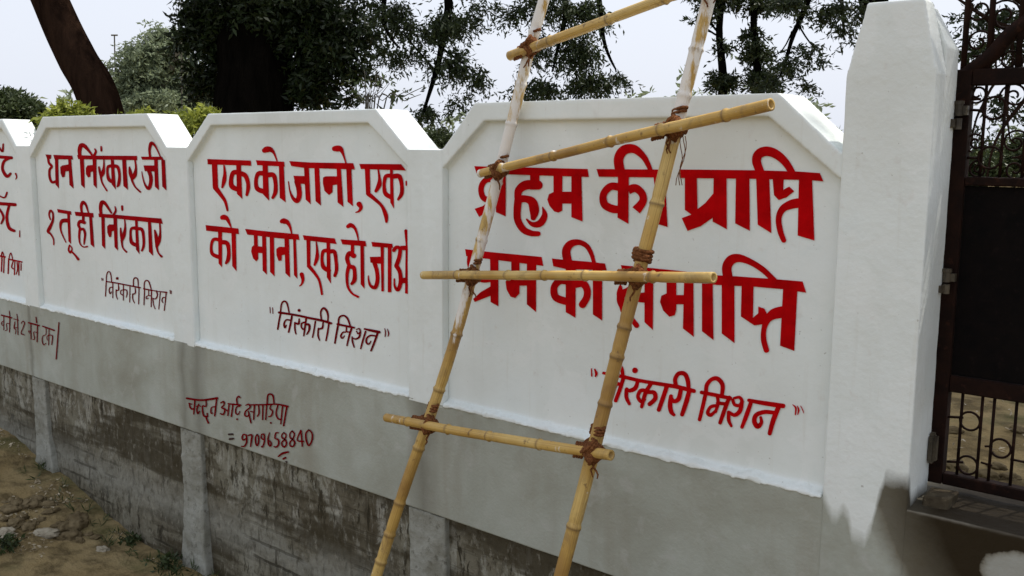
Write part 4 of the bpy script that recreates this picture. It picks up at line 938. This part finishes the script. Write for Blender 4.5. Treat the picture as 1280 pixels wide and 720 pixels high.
limb(bm, [at(322, -60, DT), at(240, -120, 7.2), at(150, -180, 7.4)], .12, .03); limb(bm, [at(330, -160, DT), at(330, -300, DT), at(360, -430, DT)], .2, .05)
limb(bm, [at(322, 10, DT), at(385, 0, 7), at(430, 40, 7)], .06, .012); limb(bm, [at(321, 30, DT), at(260, 10, 7), at(235, 30, 7)], .05, .01)
limb(bm, [at(530, 40, 6.6), at(565, 70, 6.6), at(600, 95, 6.6)], .012, .004, sub=4); limb(bm, [at(545, 90, 6.6), at(520, 60, 6.6), at(505, 40, 6.6)], .01, .004, sub=4)
from_bm('limb', bm, BARK_D, t, True)
leaves('crown', LEAF_D, np.vstack([blob(258, 28, 28, 42, DT, 360, 0), blob(260, 92, 20, 34, DT+.3, 190, 0), blob(238, 8, 18, 14, DT, 44, 0), blob(229, 46, 10, 18, DT, 18, 0), blob(236, 78, 10, 14, DT, 16, 0), blob(330, 0, 90, 40, 6.9, 1300), blob(290, 70, 30, 40, 7.2, 240), blob(396, 28, 42, 52, 6.9, 560, 0), blob(392, 100, 30, 36, 7.0, 380, 0), blob(452, 88, 16, 20, 6.9, 34, 0), blob(462, 34, 18, 22, 6.9, 34, 0), blob(446, 8, 22, 16, 6.9, 50, 0), blob(442, 118, 12, 14, 6.9, 18, 0), blob(425, 62, 30, 44, 6.9, 150),
     blob(440, 50, 34, 40, 6.8, 70, 0), blob(330, -120, 150, 90, 7, 900), blob(340, -320, 230, 140, 7, 900), blob(190, -150, 90, 60, 7.3, 350)]), .058, t, twig=.2)
leaves('hanging_bough', LEAF_M, np.vstack([blob(500, 18, 42, 26, 6.6, 140, 0), blob(560, 22, 46, 30, 6.6, 270, 0), blob(480, 8, 26, 18, 6.6, 60, 0), blob(478, 60, 12, 16, 6.6, 24, 0), blob(512, 60, 34, 26, 6.6, 70, 0), blob(558, 78, 36, 32, 6.6, 130, 0), blob(592, 92, 20, 18, 6.6, 60, 0), blob(575, 122, 20, 12, 6.6, 30, 0), blob(532, 135, 8, 28, 6.6, 60, 0), blob(612, 4, 22, 12, 6.6, 36, 0), blob(560, -70, 90, 50, 6.6, 260)]), .040, t, twig=.15, droop=.9, slim=.32)
leaves('hanging_bough', LEAF_M, np.vstack([blob(690, 8, 50, 26, 6.6, 180, 0), blob(745, 12, 38, 22, 6.6, 130, 0), blob(665, 60, 24, 30, 6.6, 80, 0), blob(720, 58, 40, 30, 6.6, 240, 0), blob(670, 110, 28, 13, 6.6, 130, 0), blob(732, 100, 32, 20, 6.6, 150, 0), blob(772, 92, 18, 14, 6.6, 40, 0), blob(645, 16, 16, 18, 6.6, 40, 0), blob(700, -70, 90, 50, 6.6, 250)]), .040, t, twig=.15, droop=.9, slim=.32)

# -- bare shrub
base = down(460, 220, 6.0); t = empty('bare_shrub', base, 'nearly leafless thin grey shrub above the middle panel', 'shrub')
bm = bmesh.new(); rg = random.Random(3)
for q in ((438, 108), (455, 88), (463, 96), (470, 86), (478, 96), (446, 118), (487, 104), (495, 112), (452, 100), (472, 108)):
    b0 = at(462+rg.uniform(-6, 6), 140, 6.0); m0 = at(462+(q[0]-462)*.45+rg.uniform(-2, 2), 140+(q[1]-140)*.5, 6.0)
    limb(bm, [base, b0, m0, at(*q, 6.0)], .0045, .0014, 5, 4, .01)
    if rg.random() < .7: limb(bm, [m0, at(q[0]+rg.uniform(-9, 9), q[1]+rg.uniform(4, 14), 6.0)], .0022, .001, 4, 3, .01)
for a_, b_ in (((478, 140), (531, 108)), ((486, 140), (526, 118)), ((470, 140), (512, 112))):
    limb(bm, [base, at(*a_, 6), at((a_[0]+b_[0])/2, (a_[1]+b_[1])/2-3, 6), at(*b_, 6)], .006, .002, 5, 5, .01)
from_bm('stem', bm, BARK_G, t, True)
leaves('foliage', LEAF_G, np.vstack([blob(447, 104, 12, 18, 6, 7, 0), blob(505, 118, 22, 12, 6, 7, 0), blob(475, 100, 14, 14, 6, 4, 0)]), .05, t, per=5, twig=.1)

# -- slender trees right of the ladder
for px, lab, sp in ((903, 'slender dark tree just right of the ladder top, bare stem between two leafy tufts', [(893, 2, 40, 20, 170), (903, 98, 20, 18, 120), (903, 55, 10, 22, 18), (878, 25, 18, 9, 24), (900, -60, 60, 50, 200)]),
                    (946, 'slender dense tree between the ladder and the gate post', [(950, 8, 30, 16, 90), (946, 66, 20, 22, 120), (948, 102, 24, 16, 150), (942, 38, 14, 14, 30), (950, -60, 60, 50, 200)])):
    base = down(px, 200, 9); t = empty('slender_tree', base, lab, 'tree')
    bm = bmesh.new(); limb(bm, [base, at(px, 120, 9), at(px-1, 60, 9), at(px-2, -20, 9), at(px, -90, 9)], .05, .02)
    for s in sp: limb(bm, [at(px, s[1]+18, 9), at((px+s[0])/2, s[1]+4, 9), at(s[0]+s[2]*.4, s[1]-4, 9)], .014, .004, 5, 4); limb(bm, [at(px, s[1]+22, 9), at(s[0]-s[2]*.5, s[1], 9)], .012, .004, 5, 4)
    from_bm('trunk', bm, BARK_D, t, True)
    leaves('crown', LEAF_M, np.vstack([blob(*s[:4], 9, s[4], .1) for s in sp]), .055, t, twig=.16, droop=.3, per=9)

# -- feathery tree behind the gate post
base = down(1110, 300, 7.2); t = empty('feathery_tree', base, 'open feathery tree whose branches spread left from behind the gate post', 'tree')
bm = bmesh.new(); limb(bm, [base, at(1105, 120, 7.2), at(1090, 0, 7.2), at(1060, -120, 7.2), at(1040, -220, 7.2)], .14, .07, 12)
limb(bm, [at(1062, -110, 7.2), at(1020, -30, 7.0), at(1000, 30, 7.0), at(975, 95, 7.0)], .04, .008); limb(bm, [at(1062, -110, 7.2), at(1050, -20, 7.1), at(1055, 50, 7.1)], .03, .006); limb(bm, [at(1085, -20, 7.2), at(1010, -10, 7.1), at(975, 15, 7.1)], .025, .005)
limb(bm, [at(1000, 30, 7), at(1020, 60, 7), at(1030, 68, 7)], .008, .003, 5, 4); limb(bm, [at(1012, 0, 7), at(985, 55, 7), at(968, 70, 7)], .008, .003, 5, 4)
from_bm('trunk', bm, BARK_D, t, True)
leaves('crown', LEAF_M, np.vstack([blob(985, 8, 30, 18, 7, 70, 0), blob(1008, 68, 26, 22, 7, 44, 0), blob(1030, 14, 40, 18, 7, 90, 0), blob(1060, 32, 14, 22, 7, 30, 0), blob(985, 84, 22, 24, 7, 60, 0), blob(1008, 106, 12, 10, 7, 16, 0), blob(966, 104, 12, 16, 7, 40, 0), blob(1075, 6, 18, 14, 7, 30, 0), blob(1030, -60, 110, 50, 7.1, 360), blob(1050, -160, 130, 70, 7.1, 300)]), .045, t, twig=.15, droop=.6, slim=.32)

# -- tangled tree over the gate
base = down(1330, 420, 5.2, .82); t = empty('tangled_tree', base, 'tree with dark crooked branches tangled above the iron gate', 'tree')
bm = bmesh.new(); limb(bm, [base, at(1330, 200, 5.2), at(1310, 60, 5.2), at(1320, -80, 5.2), at(1330, -240, 5.2)], .10, .05, 12)
for pts, r in (([(1312, 60), (1270, 40), (1232, 25), (1190, -10)], .03), ([(1310, 20), (1262, -10), (1225, -40)], .03), ([(1300, 110), (1265, 150), (1240, 190), (1225, 230)], .012), ([(1300, 90), (1250, 100), (1215, 140), (1210, 190)], .010), ([(1235, 25), (1240, 60), (1225, 90), (1206, 120)], .012), ([(1260, 35), (1270, 80), (1262, 130), (1270, 180)], .010), ([(1215, 5), (1205, 50), (1200, 90)], .008), ([(1262, 45), (1248, 75), (1254, 105)], .008)):
    limb(bm, [at(*q, 5.1) for q in pts], r, .004, 7, 6, .05)
from_bm('trunk', bm, BARK_R, t, True)
leaves('crown', LEAF_M, np.vstack([blob(1225, 20, 42, 30, 5.3, 60, 0), blob(1265, 70, 34, 34, 5.5, 60, 0), blob(1225, 60, 24, 26, 5.3, 36, 0), blob(1262, 140, 28, 30, 5.6, 40, 0), blob(1230, 165, 20, 30, 5.6, 22, 0), blob(1300, 30, 60, 50, 5.4, 160), blob(1330, -140, 120, 90, 5.4, 300), np.array((-1.6, 7.5, 7.0))+NP.normal(0, 1, (300, 3))*np.array((.8, .7, .4))]), .042, t, twig=.15, slim=.34)

leaves('crown', LEAF_M, np.array((.35, 6.6, 6.4))+NP.normal(0, 1, (2600, 3))*np.array((1.0, 1.0, .45)), .10, t, twig=.25, slim=.4)  # unseen extra crown, added to shade the yard behind the gate
# -- far tree belt closing the horizon
cs = []
for i in range(1500):
    az = NP.uniform(-1.75, .35); dist = NP.uniform(55, 85); hh = NP.beta(1.6, 2.2)*(3.6+2.4*math.sin(az*9)+1.2*math.sin(az*23))
    cs.append((math.sin(az)*dist, math.cos(az)*dist, 1.0+max(.1, hh)))
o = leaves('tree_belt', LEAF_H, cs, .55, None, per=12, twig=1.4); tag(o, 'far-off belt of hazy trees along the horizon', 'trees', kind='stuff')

# ------------------------------------------------------------------ rubble, litter, weeds in front of the wall
def stone(name, p, s, flat, m, label, cat, group=None, seed=0):
    bm = bmesh.new(); bmesh.ops.create_icosphere(bm, subdivisions=4, radius=1)
    for v_ in bm.verts:
        d = 1+.42*noise.noise(v_.co*1.4+Vector((seed*3.7, 0, 0)))+.26*(abs(noise.noise(v_.co*2.6+Vector((0, seed, 0))))-.2)+.12*noise.noise(v_.co*7)
        v_.co = Vector((v_.co.x*d*s, v_.co.y*d*s*.72, v_.co.z*d*s*flat))
    a = RND.uniform(0, 6.28); bmesh.ops.rotate(bm, verts=bm.verts, cent=(0, 0, 0), matrix=Matrix.Rotation(a, 3, 'Z'))
    o = from_bm(name, bm, m, None, True); o.location = (p.x, p.y, gz(p.x, p.y)+s*flat*.15); return tag(o, label, cat, group)
def gp(px, py):
    p = on_z(px, py, -.2)
    for _ in range(6): p = on_z(px, py, gz(p.x, p.y))
    return p
stone('earth_clod', gp(97, 654), .075, .6, CLOD, 'big rounded clod of earth against the foot of the wall', 'clod', None, 1)
stone('flat_stone', gp(58, 667), .065, .3, STONE, 'pale flat stone in the middle of the rubble', 'stone', None, 2)
stone('flat_stone', gp(8, 667), .06, .35, STONE, 'small pale stone at the left edge of the picture', 'stone', None, 3)
stone('earth_clod', gp(60, 632), .045, .5, CLOD, 'dark clod farthest up the bank beside the wall', 'clod', None, 4)
stone('flat_stone', gp(128, 687), .035, .4, STONE, 'little pale chip nearest the wall, right of the clods', 'stone', None, 5)
rg = random.Random(5)
for i, q in enumerate([(12, 640), (28, 648), (40, 640), (22, 632), (52, 650), (70, 642), (82, 660), (36, 660), (18, 655), (65, 668), (75, 674), (48, 625), (5, 628), (88, 672), (110, 668), (30, 672), (15, 628), (44, 654), (60, 646), (76, 652), (92, 664), (100, 676), (34, 638), (3, 650), (68, 658), (120, 672)]):
    stone('earth_clod', gp(*q), rg.choice((.018, .025, .03, .045, .055)), rg.uniform(.35, .7), CLOD, 'small loose clod of dry earth in the rubble heap below the wall', 'clod', 'loose clods in the rubble heap', 10+i)
# dead leaves
cs = []
for i in range(2600):
    x = rg.uniform(-6.3, -3.5); y = rg.uniform(1.2, 2.38)
    if noise.noise(Vector((x*2.6, y*2.6, 7))) > .10: cs.append((x, y, gz(x, y)+.006))
for i in range(260):
    x = rg.uniform(-1.3, .2); y = rg.uniform(2.8, 5.2); cs.append((x, y, gz(x, y)+.006))
o = leaves('leaf_litter', DRYLEAF, cs, .024, None, per=2, twig=.03, droop=.1, slim=.45)
v = np.empty(len(o.data.vertices)*3); o.data.vertices.foreach_get('co', v); v = v.reshape(-1, 3)
for i in range(len(v)): v[i, 2] = max(gz(v[i, 0], v[i, 1])+.004, min(v[i, 2], gz(v[i, 0], v[i, 1])+.018))
o.data.vertices.foreach_set('co', v.ravel()); o.data.update(); tag(o, 'dry fallen leaves scattered on the earth', 'leaves', kind='stuff')
# sparse grass
cs = []
for i in range(900):
    x = rg.uniform(-5.6, -3.6); y = rg.uniform(1.3, 2.39)
    if noise.noise(Vector((x*1.6, y*1.6, 2))) > .12 or (y > 2.25 and rg.random() < .5): cs.append((x, y, gz(x, y)))
o = leaves('grass', LEAF_G, cs, .05, None, per=6, twig=.02, droop=-1.2, slim=.12); tag(o, 'sparse low grass along the foot of the wall', 'grass', kind='stuff')
def weed(q, n, label):
    p = gp(*q); t = empty('weed', p, label, 'weed')
    bm = bmesh.new()
    for i in range(6): tube_bm(bm, curve_pts([p, p+Vector((rg.uniform(-.03, .03), rg.uniform(-.03, .03), .03)), p+Vector((rg.uniform(-.06, .06), rg.uniform(-.06, .06), .06))], 3), .0016, 5)
    from_bm('stem', bm, LEAF_G, t); bmc = [p+Vector((rg.gauss(0, .03), rg.gauss(0, .03), rg.uniform(.005, .06))) for _ in range(n)]
    leaves('foliage', LEAF_G, bmc, .028, t, per=4, twig=.03, droop=0, slim=.5)
for i, q in enumerate([(1195, 588), (1236, 596), (1262, 600), (1272, 540), (1190, 540), (1246, 585)]):
    p = on_z(*q, .83)
    stone('earth_clod', p, rg.uniform(.02, .045), .5, CLOD, 'dark lump of earth lying in the yard behind the gate bars', 'clod', 'earth lumps in the yard', 60+i)
weed((8, 686), 45, 'small green weed at the left edge of the picture')
weed((205, 712), 30, 'low green weed at the foot of the pilaster')
weed((165, 680), 26, 'sparse green weed growing at the base of the old wall')
